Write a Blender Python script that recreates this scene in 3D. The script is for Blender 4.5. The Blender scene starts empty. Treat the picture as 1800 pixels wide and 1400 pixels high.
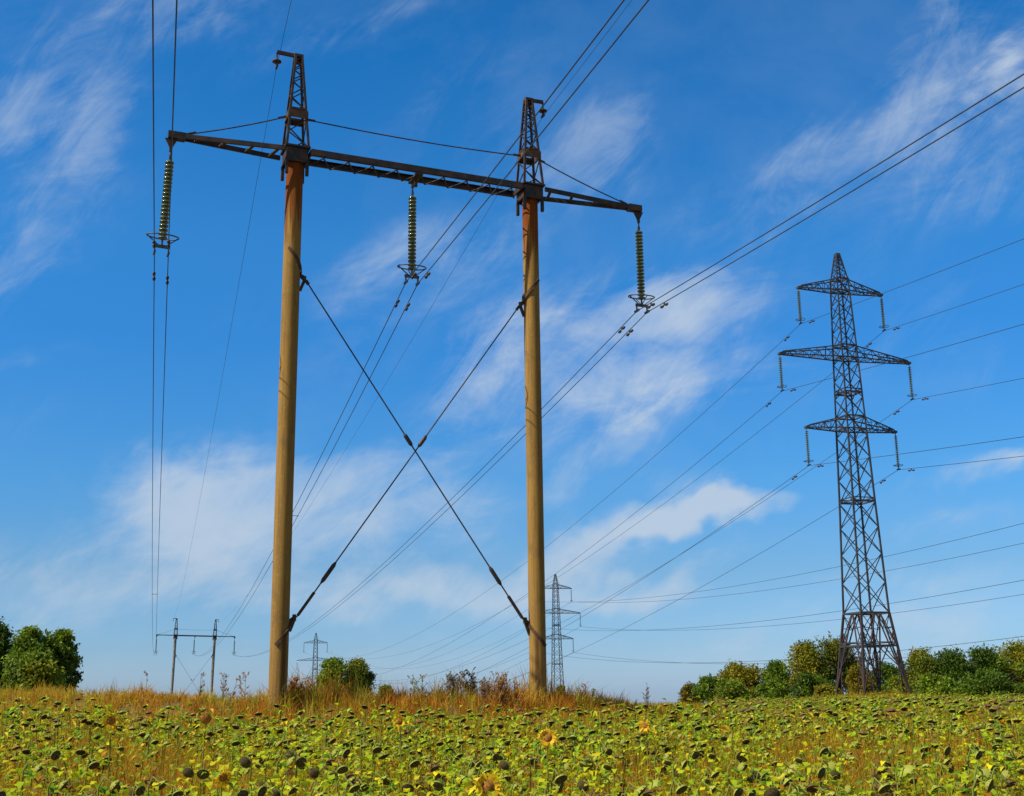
import bpy, math, random
import numpy as np
from mathutils import Vector, Matrix

scene = bpy.context.scene
COL = scene.collection
R = math.radians
rng = np.random.default_rng(7)

# ------------------------------------------------------------------ camera
F_PX, CX, CY = 2129.0, 900.0, 700.0          # focal length in pixels of the 1800 x 1400 photograph
PITCH, ROLL, EYE = math.atan2(522, F_PX), 0.0130, np.array([0, 0, 2.5])
_f = np.array([0, math.cos(PITCH), math.sin(PITCH)])
_u0 = np.array([0, -math.sin(PITCH), math.cos(PITCH)])
_r0 = np.array([1.0, 0, 0])
_r = math.cos(ROLL) * _r0 - math.sin(ROLL) * _u0
_u = math.sin(ROLL) * _r0 + math.cos(ROLL) * _u0

def sight(px, py):
    return _f * F_PX + _r * (px - CX) + _u * (CY - py)

def at_dist(px, py, Y):
    d = sight(px, py)
    return EYE + d * (Y / d[1])

def on_plane(px, py, P, d):
    r = sight(px, py)
    n = np.array([-d[1], d[0], 0.0])
    return EYE + r * (n @ (P - EYE) / (n @ r))

cam_d = bpy.data.cameras.new('camera')
cam_d.sensor_fit = 'HORIZONTAL'
cam_d.sensor_width = 36.0
cam_d.lens = 36.0 * F_PX / 1800.0
cam_d.clip_start = 0.1
cam_d.clip_end = 20000
cam = bpy.data.objects.new('camera', cam_d)
COL.objects.link(cam)
M = Matrix(((_r[0], _u[0], -_f[0], EYE[0]), (_r[1], _u[1], -_f[1], EYE[1]), (_r[2], _u[2], -_f[2], EYE[2]), (0, 0, 0, 1)))
cam.matrix_world = M
scene.camera = cam

# ------------------------------------------------------------------ light
SUN_DIR = Vector((-0.89, -0.46, 0)).normalized() * math.cos(R(45)) + Vector((0, 0, math.sin(R(45))))
SUN_STRENGTH, SKY_STRENGTH = 5.0, 0.083
sun_d = bpy.data.lights.new('sun', 'SUN')
sun_d.energy = SUN_STRENGTH
sun_d.angle = R(0.53)
sun_d.color = (1.0, 0.93, 0.80)
sun = bpy.data.objects.new('sun', sun_d)
COL.objects.link(sun)
sun.rotation_euler = SUN_DIR.to_track_quat('Z', 'Y').to_euler()
sun.location = (-60, -40, 80)
scene.view_settings.view_transform = 'Standard'
scene.view_settings.look = 'None'
scene.view_settings.exposure = 0.27
scene.view_settings.gamma = 1.0
try:
    scene.cycles.max_bounces = 6
    scene.cycles.transparent_max_bounces = 8
except Exception:
    pass

# ------------------------------------------------------------------ sky with cirrus
def build_world():
    w = bpy.data.worlds.new('World')
    scene.world = w
    w.use_nodes = True
    nt = w.node_tree
    N, L = nt.nodes, nt.links
    N.clear()
    out = N.new('ShaderNodeOutputWorld')
    bg = N.new('ShaderNodeBackground')
    bg.inputs['Strength'].default_value = SKY_STRENGTH
    L.new(bg.outputs[0], out.inputs[0])
    sky = N.new('ShaderNodeTexSky')
    sky.sky_type = 'NISHITA'
    sky.sun_disc = False
    sky.sun_elevation = R(45)
    sky.sun_rotation = math.atan2(-0.89, -0.46)
    sky.air_density = 1.0
    sky.dust_density = 0.5
    sky.ozone_density = 3.0
    tc = N.new('ShaderNodeTexCoord')
    sep = N.new('ShaderNodeSeparateXYZ')
    L.new(tc.outputs['Generated'], sep.inputs[0])

    def math_(op, a, b=None, clamp=False):
        m = N.new('ShaderNodeMath')
        m.operation = op
        m.use_clamp = clamp
        for i, v in enumerate((a, b)):
            if v is None:
                continue
            if isinstance(v, (int, float)):
                m.inputs[i].default_value = v
            else:
                L.new(v, m.inputs[i])
        return m.outputs[0]
    # the deep polarised blue of the sky away from the sun
    ramp = N.new('ShaderNodeValToRGB')
    cr = ramp.color_ramp
    stops = [(0.0, (.74, 1.02, 1.68)), (.037, (.58, .88, 1.38)), (.095, (.52, .84, 1.17)), (.17, (.38, .93, 1.36)), (.28, (.25, .96, 1.55)),
             (.355, (.27, 1.06, 1.63)), (.505, (.14, .98, 1.61)), (.80, (.60, .95, 1.15)), (1.0, (.8, .97, 1.1))]
    while len(cr.elements) < len(stops): cr.elements.new(0.5)
    for e, (pos, c) in zip(cr.elements, stops):
        e.position = pos
        e.color = (c[0] / 2, c[1] / 2, c[2] / 2, 1)
    L.new(sep.outputs['Z'], ramp.inputs[0])
    tsc = N.new('ShaderNodeVectorMath'); tsc.operation = 'SCALE'; tsc.inputs['Scale'].default_value = 2.0
    L.new(ramp.outputs[0], tsc.inputs[0])
    away = math_('ADD', math_('MULTIPLY', sep.outputs['Y'], 2.0), 0.3, True)
    tmix = N.new('ShaderNodeMix'); tmix.data_type = 'RGBA'
    L.new(away, tmix.inputs['Factor'])
    tmix.inputs['A'].default_value = (0.95, 1.0, 1.0, 1)
    L.new(tsc.outputs[0], tmix.inputs['B'])
    skyc = N.new('ShaderNodeVectorMath'); skyc.operation = 'MULTIPLY'
    L.new(sky.outputs[0], skyc.inputs[0]); L.new(tmix.outputs['Result'], skyc.inputs[1])
    # directions ahead, laid on the plane one unit in front of the viewer: u to the right, v up
    ysafe = math_('MAXIMUM', sep.outputs['Y'], 0.05)
    u = math_('DIVIDE', sep.outputs['X'], ysafe)
    v = math_('DIVIDE', sep.outputs['Z'], ysafe)
    uv = N.new('ShaderNodeCombineXYZ')
    L.new(u, uv.inputs[0])
    L.new(v, uv.inputs[1])

    def noise(vec, scale, detail, rough, dist=0.0):
        n = N.new('ShaderNodeTexNoise')
        n.inputs['Scale'].default_value = scale
        n.inputs['Detail'].default_value = detail
        n.inputs['Roughness'].default_value = rough
        n.inputs['Distortion'].default_value = dist
        L.new(vec, n.inputs['Vector'])
        return n

    def stretched(rot, sx, sy):
        m = N.new('ShaderNodeMapping')
        m.vector_type = 'POINT'
        m.inputs['Rotation'].default_value = (0, 0, rot)
        L.new(uv.outputs[0], m.inputs['Vector'])
        k = N.new('ShaderNodeMapping')
        k.inputs['Scale'].default_value = (sx, sy, 1)
        L.new(m.outputs[0], k.inputs['Vector'])
        return k.outputs[0]
    # wisps drawn out up to the right
    nA = noise(stretched(R(-50), 9, 27), 1.0, 11, 0.68, 0.8)
    nB = noise(stretched(R(-16), 8, 19), 1.0, 10, 0.64, 0.5)
    warp = noise(uv.outputs[0], 7.0, 4, 0.6)
    wsub = N.new('ShaderNodeVectorMath')
    wsub.operation = 'SUBTRACT'
    L.new(warp.outputs['Color'], wsub.inputs[0])
    wsub.inputs[1].default_value = (0.5, 0.5, 0.5)
    wsc = N.new('ShaderNodeVectorMath')
    wsc.operation = 'SCALE'
    wsc.inputs['Scale'].default_value = 0.10
    L.new(wsub.outputs[0], wsc.inputs[0])
    wadd = N.new('ShaderNodeVectorMath')
    wadd.operation = 'ADD'
    L.new(uv.outputs[0], wadd.inputs[0])
    L.new(wsc.outputs[0], wadd.inputs[1])
    # px, py, half length, half width, tilt (deg, up to the right), strength, 0 wispy / 1 soft
    CLOUDS = [
        (90, 260, 330, 200, 55, 0.20, 1), (1640, 190, 420, 190, 45, 0.24, 1), (1080, 640, 440, 190, 22, 0.22, 1), (75, 150, 130, 75, 55, 0.65, 0), (20, 220, 90, 120, 30, 0.75, 0), (165, 200, 140, 70, 65, 0.62, 0),
        (100, 320, 230, 90, 58, 0.48, 0), (150, 250, 90, 60, 60, 0.35, 0), (60, 440, 220, 90, 45, 0.28, 0),
        (170, 25, 380, 75, 8, 0.46, 0), (350, 20, 180, 60, 25, 0.40, 0), (540, 50, 260, 60, 20, 0.28, 0), (700, 20, 200, 40, 15, 0.25, 0), (800, 170, 260, 80, 30, 0.32, 0),
        (1045, 240, 150, 60, 48, 0.78, 0), (1090, 285, 110, 80, 20, 0.42, 0), (960, 340, 220, 80, 40, 0.40, 0), (900, 220, 150, 50, 40, 0.3, 0),
        (1785, 120, 130, 65, 25, 0.85, 1), (1690, 110, 280, 150, 45, 0.50, 0), (1560, 160, 330, 70, 48, 0.42, 0), (1490, 260, 360, 80, 42, 0.40, 0),
        (1740, 260, 220, 120, 35, 0.45, 0), (1300, 340, 330, 80, 28, 0.34, 0), (1640, 380, 240, 80, 25, 0.25, 0),
        (1200, 525, 180, 60, 12, 0.66, 1), (1040, 610, 320, 120, 22, 0.62, 1), (860, 650, 190, 100, 25, 0.58, 0), (960, 560, 200, 70, 35, 0.45, 0),
        (1200, 665, 230, 60, 12, 0.62, 1), (1080, 720, 240, 60, 20, 0.42, 0), (720, 430, 200, 80, 28, 0.48, 1), (820, 480, 220, 80, 30, 0.36, 0), (740, 560, 320, 90, 22, 0.26, 1),
        (330, 872, 170, 92, 8, 1.20, 1), (430, 905, 160, 90, 0, 0.62, 1), (290, 950, 190, 60, -12, 0.36, 1), (340, 1010, 240, 50, 0, 0.30, 1),
        (650, 870, 190, 85, 14, 0.72, 1), (560, 960, 300, 80, 5, 0.42, 1), (760, 930, 200, 60, 10, 0.34, 1),
        (1110, 944, 190, 42, 15, 1.3, 1), (1255, 910, 140, 30, 12, 1.25, 1), (1210, 872, 120, 42, -28, 0.62, 0), (1000, 985, 120, 40, 25, 0.45, 1),
        (990, 870, 45, 110, 6, 0.62, 0), (1050, 800, 140, 40, 52, 0.55, 0), (1120, 760, 160, 40, 30, 0.36, 0),
        (860, 1045, 340, 46, 2, 0.80, 1), (640, 1040, 240, 40, 4, 0.46, 1), (60, 1010, 280, 70, -5, 0.62, 1), (200, 1060, 300, 50, 2, 0.36, 1),
        (1100, 1030, 220, 34, 8, 0.52, 1), (1230, 990, 180, 24, 14, 0.36, 1),
        (1690, 840, 140, 34, 10, 0.58, 1), (1790, 812, 80, 28, 12, 0.6, 1), (1560, 600, 260, 90, 28, 0.30, 0), (1700, 660, 200, 60, 20, 0.2, 0),
        (1300, 1130, 700, 60, 1, 0.34, 1), (500, 1170, 600, 50, 0, 0.26, 1), (1700, 1060, 300, 80, 4, 0.36, 1), (1640, 925, 200, 24, 5, 0.36, 1), (1500, 1010, 250, 26, 6, 0.24, 1),
        (60, 740, 200, 70, 12, 0.16, 0), (430, 560, 200, 60, 25, 0.16, 0), (60, 610, 160, 30, 4, 0.18, 1),
    ]
    sums = {0: None, 1: None}
    for px, py, a, b, tilt, s, kind in CLOUDS:
        r = sight(px, py)
        m = N.new('ShaderNodeMapping')
        m.vector_type = 'TEXTURE'
        m.inputs['Location'].default_value = (r[0] / r[1], r[2] / r[1], 0)
        m.inputs['Rotation'].default_value = (0, 0, R(tilt))
        m.inputs['Scale'].default_value = (1.25 * a / F_PX, 1.25 * b / F_PX, 1)
        L.new(wadd.outputs[0], m.inputs['Vector'])
        g = N.new('ShaderNodeTexGradient')
        g.gradient_type = 'SPHERICAL'
        L.new(m.outputs[0], g.inputs[0])
        e = math_('SMOOTHSTEP', g.outputs['Fac']) if False else math_('MULTIPLY', math_('POWER', g.outputs['Fac'], 0.9), s)
        sums[kind] = e if sums[kind] is None else math_('ADD', sums[kind], e)
    def body(total, n, amp, bias, top, w):
        edge = math_('MINIMUM', math_('MULTIPLY', total, 3.0), 1.0)
        x = math_('ADD', math_('MULTIPLY', total, bias), math_('MULTIPLY', math_('MULTIPLY', math_('SUBTRACT', n, 0.5), amp), edge))
        mr = N.new('ShaderNodeMapRange'); mr.interpolation_type = 'SMOOTHSTEP'
        mr.inputs['From Min'].default_value = 0.0; mr.inputs['From Max'].default_value = w
        mr.inputs['To Min'].default_value = 0.0; mr.inputs['To Max'].default_value = top
        L.new(x, mr.inputs['Value'])
        return mr.outputs[0]
    fib = math_('ADD', math_('MULTIPLY', nA.outputs['Fac'], 0.62), math_('MULTIPLY', nB.outputs['Fac'], 0.38))
    puf = math_('ADD', math_('MULTIPLY', nB.outputs['Fac'], 0.70), math_('MULTIPLY', nA.outputs['Fac'], 0.30))
    ahead = math_('ADD', body(sums[0], fib, 2.8, 0.80, 0.46, 1.35), body(sums[1], puf, 2.0, 0.72, 0.84, 1.02))
    front = math_('MULTIPLY', math_('SUBTRACT', sep.outputs['Y'], 0.25), 4.0, True)
    ahead = math_('MULTIPLY', ahead, front)
    # thin veil everywhere, and scattered cirrus in the rest of the sky
    nV = noise(tc.outputs['Generated'], 5.0, 7, 0.6, 0.4)
    veil = math_('MULTIPLY', math_('SUBTRACT', nV.outputs['Fac'], 0.52), 0.35, True)
    cover = math_('MINIMUM', math_('ADD', ahead, veil), 0.86)
    mix = N.new('ShaderNodeMix')
    mix.data_type = 'RGBA'
    L.new(cover, mix.inputs['Factor'])
    L.new(skyc.outputs[0], mix.inputs['A'])
    mix.inputs['B'].default_value = (5.2, 6.2, 7.45, 1)
    L.new(mix.outputs['Result'], bg.inputs['Color'])
build_world()

# ------------------------------------------------------------------ object helpers
def tag(o, label=None, cat=None, group=None, kind=None):
    if label: o['label'] = label
    if cat: o['category'] = cat
    if group: o['group'] = group
    if kind: o['kind'] = kind
    return o

def empty(name, loc, rz, label, cat, group=None):
    o = bpy.data.objects.new(name, None)
    o.empty_display_size = 0.2
    o.location = loc
    o.rotation_euler = (0, 0, rz)
    COL.objects.link(o)
    return tag(o, label, cat, group)

class MB:
    """collects triangles and quads with one colour per face, becomes ONE mesh object"""
    def __init__(s):
        s.v, s.t, s.q, s.tc, s.qc, s.n = [], [], [], [], [], 0
    def add(s, v, t=None, q=None, tc=None, qc=None):
        v = np.asarray(v, float).reshape(-1, 3)
        if t is not None and len(t):
            t = np.asarray(t, int).reshape(-1, 3)
            s.t.append(t + s.n)
            s.tc.append(np.broadcast_to(np.asarray((1, 1, 1) if tc is None else tc, float), (len(t), 3)))
        if q is not None and len(q):
            q = np.asarray(q, int).reshape(-1, 4)
            s.q.append(q + s.n)
            s.qc.append(np.broadcast_to(np.asarray((1, 1, 1) if qc is None else qc, float), (len(q), 3)))
        s.v.append(v)
        s.n += len(v)
    def arrays(s):
        v = np.concatenate(s.v) if s.v else np.zeros((0, 3))
        t = np.concatenate(s.t) if s.t else np.zeros((0, 3), int)
        q = np.concatenate(s.q) if s.q else np.zeros((0, 4), int)
        tc = np.concatenate(s.tc) if s.tc else np.zeros((0, 3))
        qc = np.concatenate(s.qc) if s.qc else np.zeros((0, 3))
        return v, t, q, tc, qc
    def bar(s, p, q, w, h=None):
        h = h or w
        p, q = np.asarray(p, float), np.asarray(q, float)
        d = q - p
        n = np.linalg.norm(d)
        if n < 1e-6: return
        d /= n
        up = np.array([0, 0, 1.0]) if abs(d[2]) < 0.95 else np.array([0, 1.0, 0])
        a = np.cross(d, up); a /= np.linalg.norm(a)
        b = np.cross(a, d)
        o = [a * w / 2 * i + b * h / 2 * j for i, j in ((-1, -1), (1, -1), (1, 1), (-1, 1))]
        v = [p + k for k in o] + [q + k for k in o]
        s.add(v, q=[(0, 1, 5, 4), (1, 2, 6, 5), (2, 3, 7, 6), (3, 0, 4, 7), (3, 2, 1, 0), (4, 5, 6, 7)])
    def box(s, c, size):
        c, z = np.asarray(c, float), np.asarray(size, float) / 2
        v = [c + z * np.array(k) for k in ((-1, -1, -1), (1, -1, -1), (1, 1, -1), (-1, 1, -1), (-1, -1, 1), (1, -1, 1), (1, 1, 1), (-1, 1, 1))]
        s.add(v, q=[(3, 2, 1, 0), (4, 5, 6, 7), (0, 1, 5, 4), (1, 2, 6, 5), (2, 3, 7, 6), (3, 0, 4, 7)])
    def tube(s, pts, r, n=6, closed=False, col=None):
        pts = np.asarray(pts, float)
        k = len(pts)
        r = np.broadcast_to(np.asarray(r, float), (k,))
        tan = np.gradient(pts, axis=0) if not closed else np.roll(pts, -1, 0) - np.roll(pts, 1, 0)
        tan /= np.linalg.norm(tan, axis=1)[:, None] + 1e-12
        up = np.array([0, 0, 1.0])
        if np.abs(tan @ up).max() > 0.93: up = np.array([0.37, 0.93, 0.05])
        a = np.cross(tan, up); a /= np.linalg.norm(a, axis=1)[:, None] + 1e-12
        b = np.cross(a, tan)
        an = np.arange(n) * 2 * np.pi / n
        v = pts[:, None, :] + r[:, None, None] * (np.cos(an)[None, :, None] * a[:, None, :] + np.sin(an)[None, :, None] * b[:, None, :])
        q = []
        for i in range(k if closed else k - 1):
            j = (i + 1) % k
            for m in range(n):
                m2 = (m + 1) % n
                q.append((i * n + m, i * n + m2, j * n + m2, j * n + m))
        s.add(v, q=q, qc=col)
    def lathe(s, prof, c=(0, 0, 0), n=16, col=None):
        c = np.asarray(c, float)
        an = np.arange(n) * 2 * np.pi / n
        v = [[c[0] + r * math.cos(a), c[1] + r * math.sin(a), c[2] + z] for r, z in prof for a in an]
        q = []
        for i in range(len(prof) - 1):
            for m in range(n):
                m2 = (m + 1) % n
                q.append((i * n + m, i * n + m2, (i + 1) * n + m2, (i + 1) * n + m))
        s.add(v, q=q, qc=col)
    def build(s, name, mat, parent=None, smooth=False):
        return mesh_obj(name, s.arrays(), mat, parent, smooth)

def make_mesh(name, arr, smooth=False):
    v, t, q, tc, qc = arr
    me = bpy.data.meshes.new(name)
    me.vertices.add(len(v))
    me.vertices.foreach_set('co', np.ascontiguousarray(v, dtype=np.float32).ravel())
    loops = np.concatenate([t.ravel(), q.ravel()]).astype(np.int32)
    me.loops.add(len(loops))
    me.loops.foreach_set('vertex_index', loops)
    tot = np.concatenate([np.full(len(t), 3), np.full(len(q), 4)]).astype(np.int32)
    start = np.concatenate([[0], np.cumsum(tot)[:-1]]).astype(np.int32)
    me.polygons.add(len(tot))
    me.polygons.foreach_set('loop_start', start)
    me.polygons.foreach_set('loop_total', tot)
    me.update(calc_edges=True)
    c = np.concatenate([tc, qc])
    at = me.attributes.new('tint', 'FLOAT_COLOR', 'FACE')
    at.data.foreach_set('color', np.concatenate([c, np.ones((len(c), 1))], 1).astype(np.float32).ravel())
    me.polygons.foreach_set('use_smooth', np.full(len(tot), bool(smooth)))
    me.validate()
    return me

def mesh_obj(name, arr, mat, parent=None, smooth=False):
    me = arr if isinstance(arr, bpy.types.Mesh) else make_mesh(name, arr, smooth)
    if mat and not me.materials: me.materials.append(mat)
    o = bpy.data.objects.new(name, me)
    COL.objects.link(o)
    if parent is not None: o.parent = parent
    return o

KIDS = {}
def kids(o):
    return [c for c in bpy.data.objects if c.parent == o]
def copy_tree(o, parent=None, childmap=None):
    c = o.copy()
    COL.objects.link(c)
    if parent is not None: c.parent = parent
    for ch in (kids(o) if childmap is None else childmap.get(o.name, [])):
        copy_tree(ch, c, childmap)
    return c
def child_map():
    m = {}
    for c in bpy.data.objects:
        if c.parent: m.setdefault(c.parent.name, []).append(c)
    return m

# ------------------------------------------------------------------ materials
def new_mat(name, rough=0.8):
    m = bpy.data.materials.new(name)
    m.use_nodes = True
    b = m.node_tree.nodes['Principled BSDF']
    b.inputs['Roughness'].default_value = rough
    return m, m.node_tree.nodes, m.node_tree.links, b

def noisy_mat(name, c1, c2, scale, rough=0.7, metallic=0.0, detail=5, bump=0.0, lo=0.35, hi=0.65):
    m, N, L, b = new_mat(name, rough)
    tc = N.new('ShaderNodeTexCoord')
    n = N.new('ShaderNodeTexNoise')
    n.inputs['Scale'].default_value = scale
    n.inputs['Detail'].default_value = detail
    L.new(tc.outputs['Object'], n.inputs['Vector'])
    r = N.new('ShaderNodeValToRGB')
    r.color_ramp.elements[0].position = lo
    r.color_ramp.elements[1].position = hi
    r.color_ramp.elements[0].color = (*c1, 1)
    r.color_ramp.elements[1].color = (*c2, 1)
    L.new(n.outputs['Fac'], r.inputs[0])
    L.new(r.outputs[0], b.inputs['Base Color'])
    b.inputs['Metallic'].default_value = metallic
    if bump:
        bp = N.new('ShaderNodeBump')
        bp.inputs['Strength'].default_value = bump
        L.new(n.outputs['Fac'], bp.inputs['Height'])
        L.new(bp.outputs[0], b.inputs['Normal'])
    return m

def leaf_mat(name, trans=0.35, var=0.35, rough=0.6):
    m, N, L, b = new_mat(name, rough)
    at = N.new('ShaderNodeAttribute')
    at.attribute_name = 'tint'
    tc = N.new('ShaderNodeTexCoord')
    n = N.new('ShaderNodeTexNoise')
    n.inputs['Scale'].default_value = 9.0
    L.new(tc.outputs['Object'], n.inputs['Vector'])
    mr = N.new('ShaderNodeMapRange')
    mr.inputs['To Min'].default_value = 1 - var
    mr.inputs['To Max'].default_value = 1 + var
    L.new(n.outputs['Fac'], mr.inputs['Value'])
    mu = N.new('ShaderNodeVectorMath')
    mu.operation = 'SCALE'
    L.new(at.outputs['Color'], mu.inputs[0])
    L.new(mr.outputs[0], mu.inputs['Scale'])
    L.new(mu.outputs[0], b.inputs['Base Color'])
    b.inputs['Specular IOR Level'].default_value = 0.25
    tr = N.new('ShaderNodeBsdfTranslucent')
    L.new(mu.outputs[0], tr.inputs['Color'])
    mx = N.new('ShaderNodeMixShader')
    mx.inputs[0].default_value = trans
    L.new(b.outputs[0], mx.inputs[1])
    L.new(tr.outputs[0], mx.inputs[2])
    L.new(mx.outputs[0], N['Material Output'].inputs['Surface'])
    return m

def concrete_mat(name, streak_angle, seed):
    """tan concrete pole: rust bleeding from the steel cap, a dark streak under the lower bracket"""
    m, N, L, b = new_mat(name, 0.92)
    b.inputs['Specular IOR Level'].default_value = 0.12
    tc = N.new('ShaderNodeTexCoord')
    sep = N.new('ShaderNodeSeparateXYZ')
    L.new(tc.outputs['Object'], sep.inputs[0])
    def mth(op, a, bb=None, clamp=False):
        x = N.new('ShaderNodeMath'); x.operation = op; x.use_clamp = clamp
        for i, v in enumerate((a, bb)):
            if v is None: continue
            if isinstance(v, (int, float)): x.inputs[i].default_value = v
            else: L.new(v, x.inputs[i])
        return x.outputs[0]
    def nz(sc, scl=(1, 1, 1), det=6, off=0.0):
        mp = N.new('ShaderNodeMapping')
        mp.inputs['Scale'].default_value = scl
        mp.inputs['Location'].default_value = (seed + off, seed * 2, 0)
        L.new(tc.outputs['Object'], mp.inputs['Vector'])
        n = N.new('ShaderNodeTexNoise'); n.inputs['Scale'].default_value = sc; n.inputs['Detail'].default_value = det
        L.new(mp.outputs[0], n.inputs['Vector'])
        return n.outputs['Fac']
    def mix(a, bcol, fac, mode='MIX'):
        x = N.new('ShaderNodeMix'); x.data_type = 'RGBA'; x.blend_type = mode
        if isinstance(fac, (int, float)): x.inputs['Factor'].default_value = fac
        else: L.new(fac, x.inputs['Factor'])
        for k, v in (('A', a), ('B', bcol)):
            if isinstance(v, tuple): x.inputs[k].default_value = (*v, 1)
            else: L.new(v, x.inputs[k])
        return x.outputs['Result']
    fine = nz(14, (1, 1, 1))
    streaks = nz(5, (3.5, 3.5, 0.12), 6, 4.0)
    big = nz(1.0, (1, 1, 0.35), 4, 9.0)
    c = mix((0.235, 0.134, 0.038), (0.345, 0.196, 0.050), mth('MULTIPLY', mth('SUBTRACT', big, 0.3), 2.2, True))
    c = mix(c, (0.17, 0.100, 0.034), mth('MULTIPLY', mth('SUBTRACT', streaks, 0.47), 3.6, True))
    c = mix(c, (0.38, 0.235, 0.075), mth('MULTIPLY', mth('SUBTRACT', fine, 0.54), 2.6, True))
    blot = nz(2.6, (1, 1, .55), 7, 17.0)
    c = mix(c, (0.15, 0.098, 0.042), mth('MULTIPLY', mth('SUBTRACT', blot, 0.53), 3.2, True))
    # rust from the cap: strongest at the top, running down in uneven tongues (pole top local z = 18.5)
    z = sep.outputs['Z']
    tongue = mth('MULTIPLY', streaks, 5.6)
    rust = mth('DIVIDE', mth('SUBTRACT', mth('ADD', z, tongue), 18.55), 1.5, True)
    c = mix(c, (0.17, 0.040, 0.006), mth('MULTIPLY', rust, 0.92))
    # streak below the lower bracket (local z under 3.2)
    ang = mth('ARCTAN2', sep.outputs['Y'], sep.outputs['X'])
    da = mth('ABSOLUTE', mth('SUBTRACT', ang, streak_angle))
    wob = mth('MULTIPLY', mth('SUBTRACT', nz(1.6, (1, 1, 1), 3, 2.0), 0.5), 0.5)
    st = mth('DIVIDE', mth('SUBTRACT', 0.42, mth('ADD', da, wob)), 0.28, True)
    below = mth('MULTIPLY', mth('SUBTRACT', 3.0, z), 3.0, True)
    c = mix(c, (0.085, 0.045, 0.018), mth('MULTIPLY', mth('MULTIPLY', st, below), 0.85))
    # casting seams
    L.new(c, b.inputs['Base Color'])
    bp = N.new('ShaderNodeBump'); bp.inputs['Strength'].default_value = 0.25
    L.new(fine, bp.inputs['Height']); L.new(bp.outputs[0], b.inputs['Normal'])
    return m

MAT = {
    'dark_steel': noisy_mat('dark_steel', (0.015, 0.014, 0.015), (0.085, 0.040, 0.020), 3.2, 0.65, 0.1, 7, 0.0, 0.40, 0.72),
    'rusty_steel': noisy_mat('rusty_steel', (0.045, 0.022, 0.012), (0.10, 0.045, 0.02), 6.0, 0.8, 0.1),
    'tower_steel': noisy_mat('tower_steel', (0.028, 0.032, 0.040), (0.060, 0.060, 0.064), 0.9, 0.6, 0.25),
    'tower_base_steel': noisy_mat('tower_base_steel', (0.022, 0.022, 0.024), (0.060, 0.030, 0.024), 0.7, 0.7, 0.15),
    'conductor': noisy_mat('conductor', (0.028, 0.028, 0.030), (0.05, 0.05, 0.052), 3.0, 0.55, 0.3),
    'clamp_steel': noisy_mat('clamp_steel', (0.05, 0.05, 0.05), (0.10, 0.10, 0.10), 20.0, 0.5, 0.4),
    'leaf': leaf_mat('sunflower_leaf', 0.40, 0.35),
    'grass': leaf_mat('dry_grass_blades', 0.5, 0.40),
    'crown': leaf_mat('tree_leaves', 0.36, 0.30),
    'bark': noisy_mat('bark', (0.05, 0.038, 0.025), (0.12, 0.09, 0.06), 12.0, 0.9, 0, 5, 0.4),
    'soil': None,
}
def tint_mat(name, rough):
    m, N, L, b = new_mat(name, rough)
    at = N.new('ShaderNodeAttribute'); at.attribute_name = 'tint'
    L.new(at.outputs['Color'], b.inputs['Base Color'])
    return m
MAT['seeds'] = noisy_mat('seed_face', (0.032, 0.024, 0.010), (0.13, 0.088, 0.028), 45.0, 0.9, 0, 3, 0.5)
MAT['seeds_open'] = noisy_mat('open_seed_face', (0.14, 0.05, 0.006), (0.50, 0.21, 0.02), 40.0, 0.9, 0, 3, 0.5)
MAT['petal'] = leaf_mat('petal', 0.35, 0.2)

def glass_mat():
    m, N, L, b = new_mat('green_glass', 0.12)
    b.inputs['Base Color'].default_value = (0.075, 0.115, 0.055, 1)
    b.inputs['Specular IOR Level'].default_value = 0.8
    tc = N.new('ShaderNodeTexCoord')
    n = N.new('ShaderNodeTexNoise'); n.inputs['Scale'].default_value = 9
    L.new(tc.outputs['Object'], n.inputs['Vector'])
    r = N.new('ShaderNodeValToRGB')
    r.color_ramp.elements[0].color = (0.045, 0.085, 0.048, 1)
    r.color_ramp.elements[1].color = (0.14, 0.18, 0.07, 1)
    L.new(n.outputs['Fac'], r.inputs[0]); L.new(r.outputs[0], b.inputs['Base Color'])
    return m
MAT['glass'] = glass_mat()

def soil_mat():
    m, N, L, b = new_mat('field_ground', 0.95)
    tc = N.new('ShaderNodeTexCoord')
    n1 = N.new('ShaderNodeTexNoise'); n1.inputs['Scale'].default_value = 0.35; n1.inputs['Detail'].default_value = 6
    n2 = N.new('ShaderNodeTexNoise'); n2.inputs['Scale'].default_value = 6.0; n2.inputs['Detail'].default_value = 8
    L.new(tc.outputs['Object'], n1.inputs['Vector']); L.new(tc.outputs['Object'], n2.inputs['Vector'])
    r1 = N.new('ShaderNodeValToRGB')
    r1.color_ramp.elements[0].position = 0.35; r1.color_ramp.elements[1].position = 0.65
    r1.color_ramp.elements[0].color = (0.10, 0.085, 0.025, 1)
    r1.color_ramp.elements[1].color = (0.20, 0.11, 0.03, 1)
    L.new(n1.outputs['Fac'], r1.inputs[0])
    mx = N.new('ShaderNodeMix'); mx.data_type = 'RGBA'; mx.blend_type = 'MULTIPLY'; mx.inputs['Factor'].default_value = 0.7
    L.new(r1.outputs[0], mx.inputs['A'])
    r2 = N.new('ShaderNodeValToRGB')
    r2.color_ramp.elements[0].position = 0.3; r2.color_ramp.elements[1].position = 0.7
    r2.color_ramp.elements[0].color = (0.45, 0.45, 0.45, 1); r2.color_ramp.elements[1].color = (1.3, 1.3, 1.3, 1)
    L.new(n2.outputs['Fac'], r2.inputs[0]); L.new(r2.outputs[0], mx.inputs['B'])
    L.new(mx.outputs['Result'], b.inputs['Base Color'])
    return m
MAT['soil'] = soil_mat()

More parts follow.
